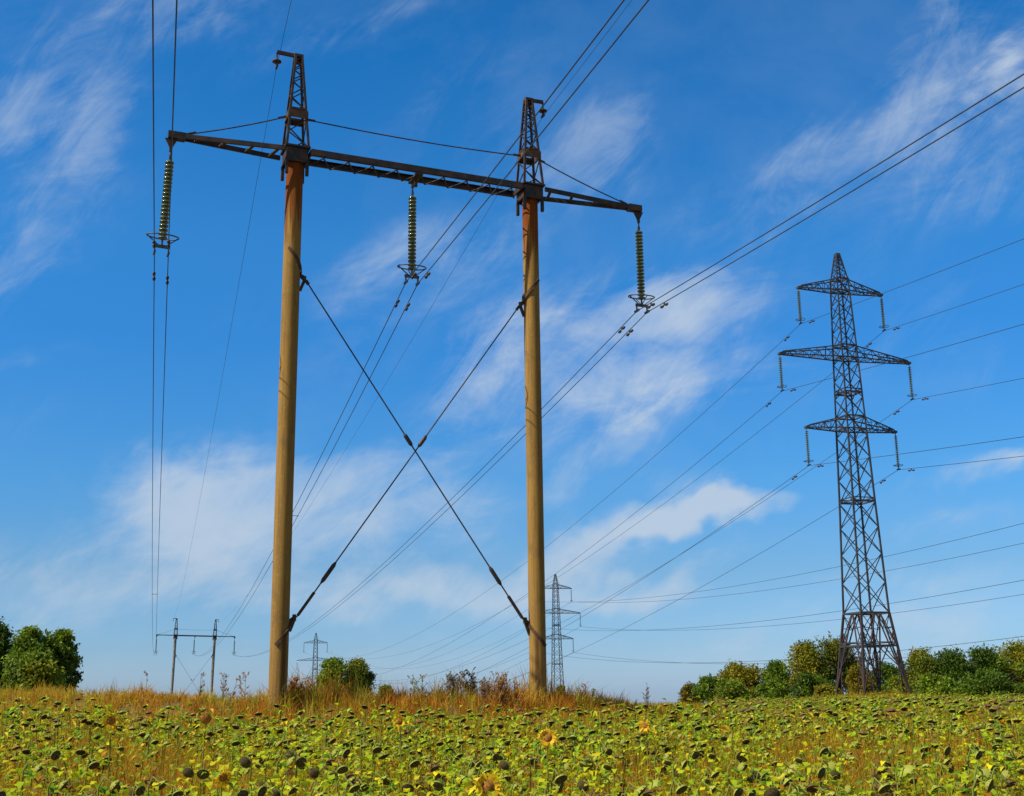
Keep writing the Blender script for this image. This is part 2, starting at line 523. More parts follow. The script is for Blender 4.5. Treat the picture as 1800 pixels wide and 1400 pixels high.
# ------------------------------------------------------------------ terrain
def sstep(a, b, x):
    t = np.clip((np.asarray(x, float) - a) / (b - a), 0, 1)
    return t * t * (3 - 2 * t)
BERM = np.array([(-60, 58), (-30, 46.5), (-20, 43), (-7.25, 38.6), (0.75, 41.6), (5.0, 44.5), (10.0, 50.0), (15.0, 58.0)], float)
def seg_dist(x, y, pts):
    best = np.full(np.shape(x), 1e9)
    for p, q in zip(pts[:-1], pts[1:]):
        d = q - p
        t = np.clip(((x - p[0]) * d[0] + (y - p[1]) * d[1]) / (d @ d), 0, 1)
        best = np.minimum(best, np.hypot(x - p[0] - t * d[0], y - p[1] - t * d[1]))
    return best
def ground(x, y):
    x, y = np.asarray(x, float), np.asarray(y, float)
    d = np.hypot(x, y)
    z = 0.80 * sstep(12, 38, d)
    z = z + 0.52 * sstep(-4, -19, x) * sstep(24, 44, y)
    z = z - 0.16 * sstep(38, 100, d) * sstep(3, 16, x)
    z = z + 0.75 * np.exp(-((x - 30.0) ** 2 + (y - 105.5) ** 2) / 40.0)
    b = seg_dist(x, y, BERM)
    z = z + (1.50 - 0.05 * sstep(-9, -16, x)) * (1 - 0.92 * sstep(1.5, 9.0, x)) * np.exp(-(b / 1.9) ** 2)
    z = z - 0.045 * np.clip(d - 150, 0, 330)
    z = z - 0.012 * np.clip(d - 480, 0, 4000)
    z = z + 0.04 * np.sin(x * 1.3 + 0.5 * y) * np.sin(y * 0.9) * sstep(6, 14, d)
    return z
def gz(x, y):
    return float(ground(x, y))

def build_ground():
    rad = np.concatenate([np.linspace(0.5, 60, 100), np.geomspace(62, 160, 40), np.geomspace(170, 6000, 36)])
    na = 320
    an = np.arange(na) * 2 * np.pi / na
    X = rad[:, None] * np.sin(an)[None]
    Y = rad[:, None] * np.cos(an)[None]
    v = np.stack([X, Y, ground(X, Y)], -1).reshape(-1, 3)
    v = np.concatenate([v, [[0, 0, gz(0, 0)]]])
    q = []
    for i in range(len(rad) - 1):
        j = np.arange(na); k = (j + 1) % na
        q.append(np.stack([i * na + j, (i + 1) * na + j, (i + 1) * na + k, i * na + k], 1))
    j = np.arange(na)
    t = np.stack([np.full(na, len(v) - 1), j, (j + 1) % na], 1)
    mb = MB()
    mb.add(v, t=t, q=np.concatenate(q))
    o = mb.build('ground', MAT['soil'], None, True)
    tag(o, kind='structure')
build_ground()
print('ground ok')

# ------------------------------------------------------------------ portal pylon on two concrete poles
YAW = math.atan2(0.38812735, 0.92160575)
AX = np.array([math.cos(YAW), math.sin(YAW), 0])          # along the crossarm
AY = np.array([-math.sin(YAW), math.cos(YAW), 0])         # away from the camera
PORTAL = np.array([-3.2573, 39.686, 1.6])
PX = 4.345
TIP_L, TIP_R = -8.43, 8.84
ZC = 18.82

def pole_point(x0, ang, z, r=0.30):
    return (x0 + r * math.cos(ang), r * math.sin(ang), z)

def make_portal(name, loc, rz, label, group, detail=True):
    root = empty(name, loc, rz, label, 'pylon', group)
    for sx, ang in ((-1, -1.25), (1, -2.05)):
        mb = MB()
        prof = [(0.285 + 0.0 * k, z) for k, z in enumerate(np.linspace(-3.0, 18.55, 24))]
        mb.lathe(prof, (0, 0, 0), 40)
        mb.lathe([(0.285, 18.55), (0.0, 18.551)], (0, 0, 0), 40)
        o = mb.build('concrete_pole', concrete_mat('concrete', ang, 3.0 + sx), root, True)
        o.location = (sx * PX, 0, 0)
        # steel cap
        mb = MB()
        for y in (-0.36, 0.36):
            mb.box((0, y, 18.68), (0.72, 0.07, 0.50))
        for x in (-0.345, 0.345):
            mb.box((x, 0, 18.64), (0.07, 0.65, 0.36))
            for y in (-0.33, 0.33):
                mb.box((x, y, 18.22), (0.10, 0.10, 0.5))
        mb.box((0, 0, 18.97), (0.86, 0.92, 0.06))
        o = mb.build('pole_cap', MAT['dark_steel'], root)
        o.location = (sx * PX, 0, 0)
        # lattice peak
        mb = MB()
        zb, zt, wb, wt = 19.0, 22.5, 0.37, 0.11
        def cw(z): return wb + (wt - wb) * (z - zb) / (zt - zb)
        def cor(i, z):
            w = cw(z); a = ((-1, -1), (1, -1), (1, 1), (-1, 1))[i % 4]
            return np.array([a[0] * w, a[1] * w, z])
        for i in range(4):
            mb.bar(cor(i, zb), cor(i, zt), 0.075)
        zs = [zb, 19.5, 20.05, 20.2, 20.4, 20.78, 21.12, 21.42, 21.68, 21.9, 22.1, 22.28, 22.45]
        for f in range(4):
            for k in range(len(zs) - 1):
                if k in (2, 3): continue
                a, b = (f, f + 1) if (k + f) % 2 else (f + 1, f)
                mb.bar(cor(a, zs[k]), cor(b, zs[k + 1]), 0.034)
        for f in range(4):
            for z in (zb, 20.42): mb.bar(cor(f, z), cor(f + 1, z), 0.06)
        mb.box((0, 0, zt), (0.30, 0.30, 0.10))
        mb.box((0, 0, zt - 0.16), (0.21, 0.05, 0.25))
        arm = 0.74 if sx < 0 else 0.60
        mb.bar((-sx * 0.15, 0, zt + 0.02), (sx * arm, 0, zt + 0.04), 0.09, 0.12)
        mb.bar((sx * arm, 0, zt + 0.04), (sx * arm, 0, zt - 0.14), 0.05)
        pk = mb.build('lattice_peak', MAT['dark_steel'], root)
        pk.location = (sx * PX, 0, 0)
        mb = MB()
        w = cw(20.2) + 0.05
        mb.box((0, -w, 20.2), (2 * w, 0.03, 0.28)); mb.box((0, w, 20.2), (2 * w, 0.03, 0.28))
        mb.box((-w, 0, 20.2), (0.03, 2 * w - 0.06, 0.22)); mb.box((w, 0, 20.2), (0.03, 2 * w - 0.06, 0.22))
        mb.build('tie_collar', MAT['rusty_steel'], pk)
    # beam between the poles: two channels with lacing
    mb = MB()
    x0, x1 = -PX + 0.46, PX - 0.46
    for y in (-0.45, 0.45):
        s = -1 if y < 0 else 1
        mb.box(((x0 + x1) / 2, y, ZC), (x1 - x0, 0.014, 0.225))
        for z in (ZC - 0.105, ZC + 0.105):
            mb.box(((x0 + x1) / 2, y - s * 0.058, z), (x1 - x0, 0.10, 0.018))
    n = 18
    for k in range(n):
        xa, xb = x0 + (x1 - x0) * k / n, x0 + (x1 - x0) * (k + 1) / n
        ya, yb = (-0.41, 0.41) if k % 2 else (0.41, -0.41)
        for z in (ZC - 0.16,):
            mb.bar((xa, ya, z), (xb, yb, z), 0.05, 0.02)
    for k in (0, n // 2, n):
        xa = x0 + (x1 - x0) * k / n
        mb.box((xa, 0, ZC), (0.06, 0.86, 0.18))
    mb.box((-0.04, 0, ZC - 0.17), (0.26, 0.94, 0.06))
    mb.bar((-0.04, 0, ZC - 0.24), (-0.04, 0, ZC - 0.48), 0.10)
    mb.build('crossbeam', MAT['dark_steel'], root)
    # tapering cantilevers
    for sx, tip in ((-1, TIP_L), (1, TIP_R)):
        mb = MB()
        xr = sx * (PX + 0.43)
        xt = tip - sx * 0.25
        for y in (-0.38, 0.38):
            mb.bar((xr, y * 1.12, ZC), (xt, 0.07 * np.sign(y), ZC), 0.08, 0.155)
        for f in (0.06, 0.30, 0.56, 0.8):
            xa = xr + (xt - xr) * f
            w = 0.425 + (0.07 - 0.425) * f
            f2 = f + 0.05
            mb.bar((xa, -w, ZC - 0.03), (xr + (xt - xr) * f2, w * 0.95, ZC - 0.03), 0.10, 0.05)
        mb.box((tip - sx * 0.16, 0, ZC), (0.55, 0.26, 0.24))
        mb.add([(tip - 0.2, -0.04, ZC - 0.12), (tip + 0.2, -0.04, ZC - 0.12), (tip, -0.04, ZC - 0.52), (tip - 0.2, 0.04, ZC - 0.12), (tip + 0.2, 0.04, ZC - 0.12), (tip, 0.04, ZC - 0.52)],
               t=[(0, 2, 1), (3, 4, 5)], q=[(0, 3, 5, 2), (1, 2, 5, 4), (0, 1, 4, 3)])
        mb.build('cantilever', MAT['dark_steel'], root)
    # tie rods over the crossarm
    def rod(p, q, sag=0.0, r=0.022):
        mb = MB()
        p, q = np.array(p, float), np.array(q, float)
        s = np.linspace(0, 1, 13)
        pts = p + (q - p) * s[:, None]
        pts[:, 2] -= 4 * sag * s * (1 - s)
        mb.tube(pts, r, 6)
        d = (q - p) / np.linalg.norm(q - p)
        mb.bar(p, p + d * 0.35, 0.06); mb.bar(q, q - d * 0.35, 0.06)
        mb.build('tie_rod', MAT['dark_steel'], root)
    rod((-PX - 0.3, 0, 20.2), (TIP_L + 0.45, 0, ZC + 0.12), 0.06)
    rod((-PX + 0.3, 0, 20.2), (PX - 0.3, 0, 20.2), 0.10)
    rod((PX + 0.3, 0, 20.2), (TIP_R - 0.45, 0, ZC + 0.12), 0.06)
    # crossed guy cables with tension screws, held by straps round the poles
    ZU, ZL = 14.42, 3.32
    for sx, yo in ((-1, -0.045), (1, 0.045)):
        mb = MB()
        p = np.array([sx * (PX - 0.48), yo, ZU - 0.05]); q = np.array([-sx * (PX - 0.52), yo, ZL + 0.02])
        mb.tube([p, p + (q - p) * 0.5, q], 0.024, 6)
        br = mb.build('cross_brace', MAT['dark_steel'], root)
        d = q - p
        for f0, f1 in ((0.452, 0.484),) + (((0.845, 0.895),) if sx < 0 else ((0.845, 0.90),)):
            mb = MB()
            a, b = p + d * f0, p + d * f1
            mb.tube([a - d * 0.004, a, a + (b - a) * 0.12, a + (b - a) * 0.88, b, b + d * 0.004], [0.02, 0.045, 0.07, 0.07, 0.045, 0.02], 7)
            mb.build('turnbuckle', MAT['dark_steel'], br)
        mb = MB()
        mb.bar(p + d * 0.93, p + d * 0.995, 0.085)
        mb.build('end_fitting', MAT['rusty_steel'], br)
        mb = MB(); mb.bar(p, p + d * 0.012, 0.09)
        mb.build('end_fitting', MAT['rusty_steel'], br)
    for sx in (-1, 1):
        for z, dz in ((ZU, 0.85), (ZL, -0.75)):
            mb = MB()
            base = 0.0 if sx < 0 else math.pi
            lug = np.array([sx * PX - sx * 0.46, 0, z])
            for side in (-1, 1):
                pts = []
                for k in range(11):
                    t = k / 10
                    ang = base + (side * 2.15 * t if sx < 0 else -side * 2.15 * t)
                    pts.append((sx * PX + 0.325 * math.cos(ang), 0.325 * math.sin(ang), z + 0.10 * np.sign(dz) + dz * t))
                for a, b in zip(pts[:-1], pts[1:]):
                    mb.bar(a, b, 0.035, 0.10)
                mb.bar(pts[0], lug, 0.06, 0.14)
            mb.bar(lug, (sx * PX - sx * 0.30, 0, z - 0.42), 0.06, 0.10)
            mb.box((sx * PX - sx * 0.44, 0, z), (0.10, 0.12, 0.20))
            mb.build('pole_strap', MAT['rusty_steel'], root)
    return root

portal = make_portal('portal_pylon', PORTAL, YAW, 'largest, nearest portal pylon with two tan concrete poles and dark steel crossarm', 'portal pylons of the twin wire line')

LD = np.array([-math.sin(R(16.3)), math.cos(R(16.3)), 0])   # run of both power lines, away from the camera
far_c = PORTAL + LD * 247
zz = at_dist(341, 1118, far_c[1])
FAR_PORTAL = np.array([zz[0], far_c[1], zz[2] - ZC])
portal_far = copy_tree(portal)
portal_far.location = FAR_PORTAL
portal_far.rotation_euler = (0, R(0.9), YAW + R(2))
GREY = noisy_mat('grey_concrete', (0.13, 0.12, 0.10), (0.22, 0.20, 0.17), 3.0, 0.9)
for c_ in kids(portal_far):
    if c_.name.startswith('concrete_pole'):
        c_.material_slots[0].link = 'OBJECT'
        c_.material_slots[0].material = GREY
portal_far['label'] = 'small distant portal pylon on two poles, left of the big concrete pole'

# ------------------------------------------------------------------ insulators of the portal line
def make_insulator(name, label, group):
    root = empty(name, (0, 0, 0), 0, label, 'insulator', group)
    mb = MB()
    mb.tube([(0, 0, 0.05), (0, 0, -0.40)], 0.030, 6)
    mb.box((0, 0, -0.02), (0.10, 0.07, 0.14)); mb.box((0, 0, -0.30), (0.07, 0.09, 0.12))
    mb.build('hanger', MAT['clamp_steel'], root)
    nd = 20
    proto = None
    for k in range(nd):
        z = -0.40 - k * 0.137
        if proto is None:
            mb = MB()
            mb.lathe([(0.0, 0.0), (0.06, -0.002), (0.065, -0.03), (0.10, -0.042), (0.138, -0.066), (0.147, -0.092), (0.143, -0.110), (0.115, -0.104), (0.10, -0.118), (0.08, -0.104), (0.055, -0.115), (0.05, -0.137)], (0, 0, 0), 18)
            proto = mb.build('glass_disc', MAT['glass'], root, True)
            proto.location = (0, 0, z)
        else:
            c = proto.copy(); COL.objects.link(c); c.parent = root; c.location = (0, 0, z)
    zb = -0.40 - nd * 0.137
    mb = MB()
    an = np.linspace(0, 2 * np.pi, 25)[:-1]
    ring = np.stack([0.50 * np.cos(an), 0.44 * np.sin(an), np.full(24, zb + 0.10) + 0.07 * np.sin(an)], 1)
    mb.tube(ring, 0.022, 6, closed=True)
    for a in (-1, 1):
        mb.bar((a * 0.50, 0, zb + 0.10), (a * 0.12, 0, zb - 0.20), 0.030)
        mb.bar((0, a * 0.44, zb + 0.10 + a * 0.07), (0, a * 0.04, zb - 0.20), 0.024)
    mb.build('arcing_ring', MAT['clamp_steel'], root)
    mb = MB()
    mb.bar((0, 0, zb + 0.01), (0, 0, zb - 0.22), 0.05)
    mb.bar((-0.26, 0, zb - 0.24), (0.26, 0, zb - 0.24), 0.04, 0.11)
    mb.build('yoke_plate', MAT['clamp_steel'], root)
    for a in (-1, 1):
        mb = MB()
        mb.bar((a * 0.215, 0, zb - 0.24), (a * 0.215, 0, zb - 0.42), 0.045)
        mb.bar((a * 0.215, -0.16, zb - 0.47), (a * 0.215, 0.16, zb - 0.47), 0.06, 0.08)
        mb.build('wire_clamp', MAT['clamp_steel'], root)
    return root, zb - 0.48

HANG = (('left', TIP_L, ZC - 0.48), ('middle', -0.16, ZC - 0.46), ('right', TIP_R, ZC - 0.48))
ins, INS_LEN = make_insulator('insulator_string', '', 'glass insulator strings of the near portal pylon')
WHERE = {'left': 'at the left crossarm tip', 'middle': 'at the middle of the beam', 'right': 'at the right crossarm tip'}
CM = child_map()
PHASE = {}
for k, (nm, x, z) in enumerate(HANG):
    near = ins if k == 0 else copy_tree(ins, None, CM)
    p = PORTAL + AX * x + np.array([0, 0, z])
    near.location = p
    near.rotation_euler = (0, 0, YAW)
    if nm == 'left': near.rotation_euler = (R(0.6), R(1.6), YAW)
    near['label'] = 'green glass insulator string %s of the near portal pylon' % WHERE[nm]
    far = copy_tree(ins, None, CM)
    Mf = Matrix.Translation(FAR_PORTAL) @ portal_far.rotation_euler.to_matrix().to_4x4()
    pf = np.array(Mf @ Vector((x, 0, z)))
    far.location = pf
    far.rotation_euler = (0, 0, YAW)
    far['group'] = 'insulator strings of the far portal pylon'
    far['label'] = 'tiny dark insulator string %s of the distant portal pylon' % WHERE[nm]
    b = p + np.array([0, 0, INS_LEN])
    if nm == 'left': b = b + AX * (INS_LEN * math.sin(R(1.6)))
    PHASE[nm] = (b, pf + np.array([0, 0, INS_LEN]))

# ------------------------------------------------------------------ wires
def damper(pos, tan, r=1.0):
    mb = MB()
    pos, tan = np.asarray(pos), np.asarray(tan)
    dn = np.array([0, 0, -1.0])
    mb.bar(pos, pos + dn * 0.10 * r, 0.05 * r)
    mb.bar(pos + dn * 0.09 * r - tan * 0.2 * r, pos + dn * 0.09 * r + tan * 0.2 * r, 0.02 * r)
    for s in (-1, 1):
        c = pos + dn * 0.10 * r + tan * 0.2 * r * s
        mb.tube([c - tan * 0.10 * r, c - tan * 0.07 * r, c + tan * 0.07 * r, c + tan * 0.1 * r], [0.02 * r, 0.055 * r, 0.05 * r, 0.015 * r], 6)
    return mb

def wire(name, P, dirs, label, group, rad, dampers=(), drad=1.0, end=None):
    """dirs: list of (direction, length, slope, curvature); one continuous wire through the clamp P"""
    pts = []
    ld, ln, a, b = dirs[0]
    s = ln * np.linspace(1, 0, 90) ** 1.5
    pts += [P + ld * k + np.array([0, 0, a * k + b * k * k]) for k in s]
    if len(dirs) > 1:
        ld, ln, a, b = dirs[1]
        s = ln * np.linspace(0, 1, 90)[1:] ** 1.5
        pts += [P + ld * k + np.array([0, 0, a * k + b * k * k]) for k in s]
    mb = MB()
    mb.tube(pts, rad, 5)
    o = mb.build(name, MAT['conductor'])
    tag(o, label, 'wire', group)
    for (i, k) in dampers:
        ld, ln, a, b = dirs[i]
        pos = P + ld * k + np.array([0, 0, a * k + b * k * k - rad])
        t = ld + np.array([0, 0, a + 2 * b * k]); t /= np.linalg.norm(t)
        damper(pos, t, drad).build('vibration_damper', MAT['dark_steel'], o)
    return o

for nm in ('left', 'middle', 'right'):
    P, Q = PHASE[nm]
    for s, side in ((-1, 'left'), (1, 'right')):
        p0 = P + AX * (0.215 * s); q0 = Q + AX * (0.215 * s)
        h = q0 - p0; ln = math.hypot(h[0], h[1]); bd = np.array([h[0] / ln, h[1] / ln, 0])
        a = -0.086; b = (h[2] - a * ln) / ln ** 2
        fwd = -LD
        wire('conductor', p0, [(fwd, 230, -0.079, 3.4e-4), (bd, ln, a, b)],
             '%s wire of the twin pair under the %s insulator of the near portal pylon' % (side, nm), 'twin wires of the portal line', 0.0165,
             [(0, 1.35 + 0.25 * (s > 0)), (1, 1.6 + 0.2 * (s > 0))])
    if nm in ('left', 'middle'):
        k = 74 if nm == 'left' else 37
        h = Q - P; ln = math.hypot(h[0], h[1]); bd = np.array([h[0] / ln, h[1] / ln, 0])
        a = -0.086; b = (h[2] - a * ln) / ln ** 2
        c = P + bd * k + np.array([0, 0, a * k + b * k * k])
        mb = MB()
        mb.bar(c - AX * 0.24, c + AX * 0.24, 0.03)
        mb.bar(c - AX * 0.215 - bd * .08, c - AX * 0.215 + bd * .08, 0.06); mb.bar(c + AX * 0.215 - bd * .08, c + AX * 0.215 + bd * .08, 0.06)
        tag(mb.build('wire_spacer', MAT['clamp_steel']), 'short bar joining the %s wire pair low behind the near portal pylon' % nm, 'spacer', 'wire spacers')

# earth wires on their small insulators
for sx, nm, arm in ((-1, 'left', 0.74), (1, 'right', 0.60)):
    for base, far in ((PORTAL, False), (FAR_PORTAL, True)):
        Mf = Matrix.Translation(base) @ (portal_far if far else portal).rotation_euler.to_matrix().to_4x4()
        top = np.array(Mf @ Vector((sx * (PX + arm), 0, 22.40)))
        r = empty('insulator', top, YAW, 'small disc insulator at the %s peak of the %s portal pylon' % (nm, 'distant' if far else 'near'), 'insulator', 'earth wire insulators')
        mb = MB()
        mb.tube([(0, 0, 0.05), (0, 0, -0.16)], 0.03, 6)
        mb.build('hanger', MAT['dark_steel'], r)
        mb = MB()
        mb.lathe([(0.0, -0.13), (0.06, -0.135), (0.07, -0.18), (0.16, -0.21), (0.16, -0.24), (0.06, -0.25), (0.02, -0.30), (0, -0.30)], (0, 0, 0), 14)
        mb.build('glass_disc', MAT['dark_steel'], r, True)
        mb = MB()
        mb.bar((0, 0, -0.28), (0, 0, -0.40), 0.06); mb.bar((0, -0.13, -0.42), (0, 0.13, -0.42), 0.06, 0.08)
        mb.build('wire_clamp', MAT['dark_steel'], r)
        if not far: p0 = top + np.array([0, 0, -0.44])
        else: q0 = top + np.array([0, 0, -0.44])
    h = q0 - p0; ln = math.hypot(h[0], h[1]); bd = np.array([h[0] / ln, h[1] / ln, 0])
    a = -0.068; b = (h[2] - a * ln) / ln ** 2
    wire('earth_wire', p0, [(-LD, 230, -0.060, 2.6e-4), (bd, ln, a, b)], 'thin earth wire running over the %s peak of the near portal pylon' % nm, 'earth wires of the portal line', 0.0085)
print('portal line ok')

# ------------------------------------------------------------------ lattice pylons
TYAW = R(17.0)
TX = np.array([math.cos(TYAW), math.sin(TYAW), 0])
PROFILE = [(0.0, 2.20), (6.9, 1.36), (16.5, 1.08), (23.0, 0.93), (29.2, 0.78), (35.8, 0.60), (36.9, 0.56), (39.5, 0.16)]
def half(z):
    return float(np.interp(z, [p[0] for p in PROFILE], [p[1] for p in PROFILE]))
ARMS = ((22.95, 4.50, 'bottom'), (29.5, 6.62, 'middle'), (35.85, 4.30, 'top'))     # z of lower chord, half length

def make_lattice(name, loc, rz, label, group):
    root = empty(name, loc, rz, label, 'pylon', group)
    def cor(i, z):
        w = half(z); a = ((-1, -1), (1, -1), (1, 1), (-1, 1))[i % 4]
        return np.array([a[0] * w, a[1] * w, z])
    # four splayed legs
    for i in range(4):
        mb = MB()
        a, b = cor(i, -0.4), cor(i, 6.9)
        mb.bar(a - (b - a) * 0.25, b, 0.17)
        sgn = ((-1, -1), (1, -1), (1, 1), (-1, 1))[i]
        zm = 4.1
        for ax in (0, 1):
            # main diagonal of each face: from the foot up to the waist at the face middle
            mid = cor(i, 6.9).copy(); mid[ax] = sgn[ax] * 0.05
            low = cor(i, 0.2)
            mb.bar(low, mid, 0.11)
            op = cor(i, 4.1).copy(); op[ax] = -op[ax] * .15
            mb.bar(cor(i, 2.0), op, 0.07)
            mb.bar(cor(i, 4.1), mid, 0.07)
            mb.bar(cor(i, 4.1), cor(i, 0.2) * np.array([.55 if ax == 0 else 1, .55 if ax == 1 else 1, 1]), 0.06)
            for f in (0.2, 0.4, 0.6, 0.8):
                p = low + (mid - low) * f
                z = p[2]
                mb.bar(p, cor(i, z + 0.15), 0.06)
                mb.bar(p, cor(i, min(z + 1.3, 6.9)), 0.05)
        mb.build('leg', MAT['tower_base_steel'], root)
    # body
    mb = MB()
    z0, z1 = 6.9, 36.9
    for i in range(4):
        for (za, _), (zb, _) in zip(PROFILE[1:-2], PROFILE[2:-1]):
            mb.bar(cor(i, za), cor(i, zb), 0.135 if za < 20 else 0.11)
    z = z0
    k = 0
    while z < z1 - 0.3:
        hgt = min(half(z) * 2 * 0.95, z1 - z)
        for f in range(4):
            mb.bar(cor(f, z), cor(f + 1, z + hgt), 0.062)
            mb.bar(cor(f + 1, z), cor(f, z + hgt), 0.062)
        z += hgt
        k += 1
    for zz in (4.15, 6.9, 16.5, 26.3):
        for f in range(4):
            mb.bar(cor(f, zz), cor(f + 1, zz), 0.14 if zz < 7 else 0.12)
            if zz > 7 or zz < 5: mb.bar(cor(f, zz + 0.28), cor(f + 1, zz + 0.28), 0.08)
        mb.bar(cor(0, zz), cor(2, zz), 0.07); mb.bar(cor(1, zz), cor(3, zz), 0.07)
    for za, _, _ in ARMS:
        for dz in (0.0, 1.15):
            for f in range(4):
                mb.bar(cor(f, za + dz), cor(f + 1, za + dz), 0.11)
            mb.bar(cor(0, za + dz), cor(2, za + dz), 0.06); mb.bar(cor(1, za + dz), cor(3, za + dz), 0.06)
    mb.build('lattice_body', MAT['tower_steel'], root)
    # peak
    mb = MB()
    for i in range(4):
        mb.bar(cor(i, 36.9), cor(i, 39.4), 0.09)
    zs = [36.9, 37.6, 38.2, 38.65, 39.05, 39.35]
    for f in range(4):
        for a, b in zip(zs[:-1], zs[1:]):
            mb.bar(cor(f, a), cor(f + 1, b), 0.055); mb.bar(cor(f + 1, a), cor(f, b), 0.045)
    mb.box((0, 0, 39.42), (0.42, 0.42, 0.22))
    s = np.linspace(0, 1, 8)
    mb.tube(np.stack([0.2 + 0.95 * s, 0 * s, 39.2 - 2.2 * s - 0.7 * s * (1 - s)], 1), 0.025, 5)
    mb.build('peak', MAT['tower_steel'], root)
    # arms
    for za, ln, nm in ARMS:
        for sx in (-1, 1):
            mb = MB()
            w0, wz = half(za), half(za + 1.15)
            ht = 1.05
            tip = sx * ln
            bc = [np.array([sx * w0, y * w0, za]) for y in (-1, 1)]
            tc = [np.array([sx * wz, y * wz, za + ht]) for y in (-1, 1)]
            bt = [np.array([tip, y * 0.16, za]) for y in (-1, 1)]
            tt = [np.array([tip - sx * 0.30, y * 0.16, za + 0.24]) for y in (-1, 1)]
            for i in (0, 1):
                mb.bar(bc[i], bt[i], 0.095); mb.bar(tc[i], tt[i], 0.085); mb.bar(tt[i], bt[i], 0.08)
            n = 7 if ln > 5 else 5
            for k in range(n):
                f, g = k / n, (k + 1) / n
                for i in (0, 1):
                    lo = lambda t: bc[i] + (bt[i] - bc[i]) * t
                    hi = lambda t: tc[i] + (tt[i] - tc[i]) * t
                    if k % 2: mb.bar(lo(f), hi(g), 0.05)
                    else: mb.bar(hi(f), lo(g), 0.05)
                    mb.bar(lo(g), hi(g), 0.04)
                b0 = lambda i, t: bc[i] + (bt[i] - bc[i]) * t
                t0 = lambda i, t: tc[i] + (tt[i] - tc[i]) * t
                i = k % 2
                mb.bar(b0(i, f), b0(1 - i, g), 0.05); mb.bar(t0(i, f), t0(1 - i, g), 0.045)
                mb.bar(b0(0, g), b0(1, g), 0.045)
            mb.box((tip - sx * 0.04, 0, za + 0.02), (0.24, 0.44, 0.20))
            mb.build('cross_arm', MAT['tower_steel'], root)
    return root

N_LOC = np.array([30.05, 105.1, 2.0])
lattice = make_lattice('lattice_pylon', N_LOC, TYAW, 'big dark steel lattice pylon with three pairs of arms standing among the trees at right', 'steel lattice pylons')
def place_by_top(px, py, Y):
    p = at_dist(px, py, Y)
    return np.array([p[0], Y, p[2] - 39.5])
T3_LOC = place_by_top(976, 1010, 318)
T4_LOC = place_by_top(555.5, 1113, 455)
CM = child_map()
t3 = copy_tree(lattice, None, CM); t3.location = T3_LOC
t3['label'] = 'distant steel lattice pylon half hidden behind the right concrete pole'
t4 = copy_tree(lattice, None, CM); t4.location = T4_LOC
t4['label'] = 'smallest most distant lattice pylon beside the round bush between the poles'

def make_tower_insulator(label):
    root = empty('insulator_string', (0, 0, 0), 0, label, 'insulator', 'insulator strings of the near lattice pylon')
    mb = MB()
    mb.tube([(0, 0, 0.05), (0, 0, -0.3)], 0.04, 5)
    mb.build('hanger', MAT['clamp_steel'], root)
    mb = MB()
    for k in range(17):
        mb.lathe([(0.04, 0.0), (0.06, -0.04), (0.155, -0.085), (0.15, -0.115), (0.05, -0.11), (0.035, -0.16)], (0, 0, -0.26 - k * 0.163), 10)
    mb.build('disc_stack', MAT['glass'], root)
    mb = MB()
    an = np.linspace(0, 2 * np.pi, 17)[:-1]
    mb.tube(np.stack([0.42 * np.cos(an), 0.42 * np.sin(an), np.full(16, -2.98)], 1), 0.025, 5, closed=True)
    for a in (-1, 1): mb.bar((a * 0.42, 0, -2.98), (0, 0, -3.12), 0.035)
    mb.build('arcing_ring', MAT['clamp_steel'], root)
    mb = MB()
    mb.bar((0, 0, -3.0), (0, 0, -3.3), 0.06); mb.bar((0, -0.25, -3.33), (0, 0.25, -3.33), 0.08, 0.1)
    mb.build('wire_clamp', MAT['dark_steel'], root)
    return root
tins = make_tower_insulator('')
CM = child_map()
TL = 3.38
first = True
TCL = {}
for twr, loc, tl, gl in (('N', N_LOC, 'of the big right lattice pylon', 'insulator strings of the near lattice pylon'),
                         ('T3', T3_LOC, 'of the lattice pylon behind the right pole', 'insulator strings of the second lattice pylon'),
                         ('T4', T4_LOC, 'of the smallest lattice pylon', 'insulator strings of the farthest lattice pylon')):
    for za, ln, nm in ARMS:
        for sx, side in ((-1, 'left'), (1, 'right')):
            o = tins if first else copy_tree(tins, None, CM)
            first = False
            p = loc + TX * (sx * ln) + np.array([0, 0, za - 0.02])
            o.location = p
            o.rotation_euler = (0, 0, TYAW)
            o['label'] = 'insulator string under %s end of %s arm %s' % (side, nm, tl)
            o['group'] = gl
            TCL[twr, nm, side] = p + np.array([0, 0, -TL])

EXIT_N = {('top', 'left'): 420, ('top', 'right'): 500, ('middle', 'left'): 570, ('middle', 'right'): 665, ('bottom', 'left'): 768, ('bottom', 'right'): 802}
EXIT_3 = {('top', 'left'): 920, ('top', 'right'): 955, ('middle', 'left'): 1020, ('middle', 'right'): 1045, ('bottom', 'left'): 1119, ('bottom', 'right'): 1138}
for (nm, side), y in EXIT_N.items():
    P, Q = TCL['N', nm, side], TCL['T4', nm, side]
    E_ = on_plane(1800, y, P, LD)
    s = -float((E_ - P) @ LD)
    b = 3.0e-4
    a = (E_[2] - P[2]) / s - b * s
    h = Q - P; ln = math.hypot(h[0], h[1]); bd = np.array([h[0] / ln, h[1] / ln, 0])
    a2 = -0.176; b2 = (h[2] - a2 * ln) / ln ** 2
    wire('conductor', P, [(-LD, 170, a, b), (bd, ln, a2, b2)], 'wire under %s end of %s arm of the big right lattice pylon' % (side, nm), 'wires of the near lattice pylon line', 0.021,
         [(0, 1.9), (1, 2.6)], 1.5)
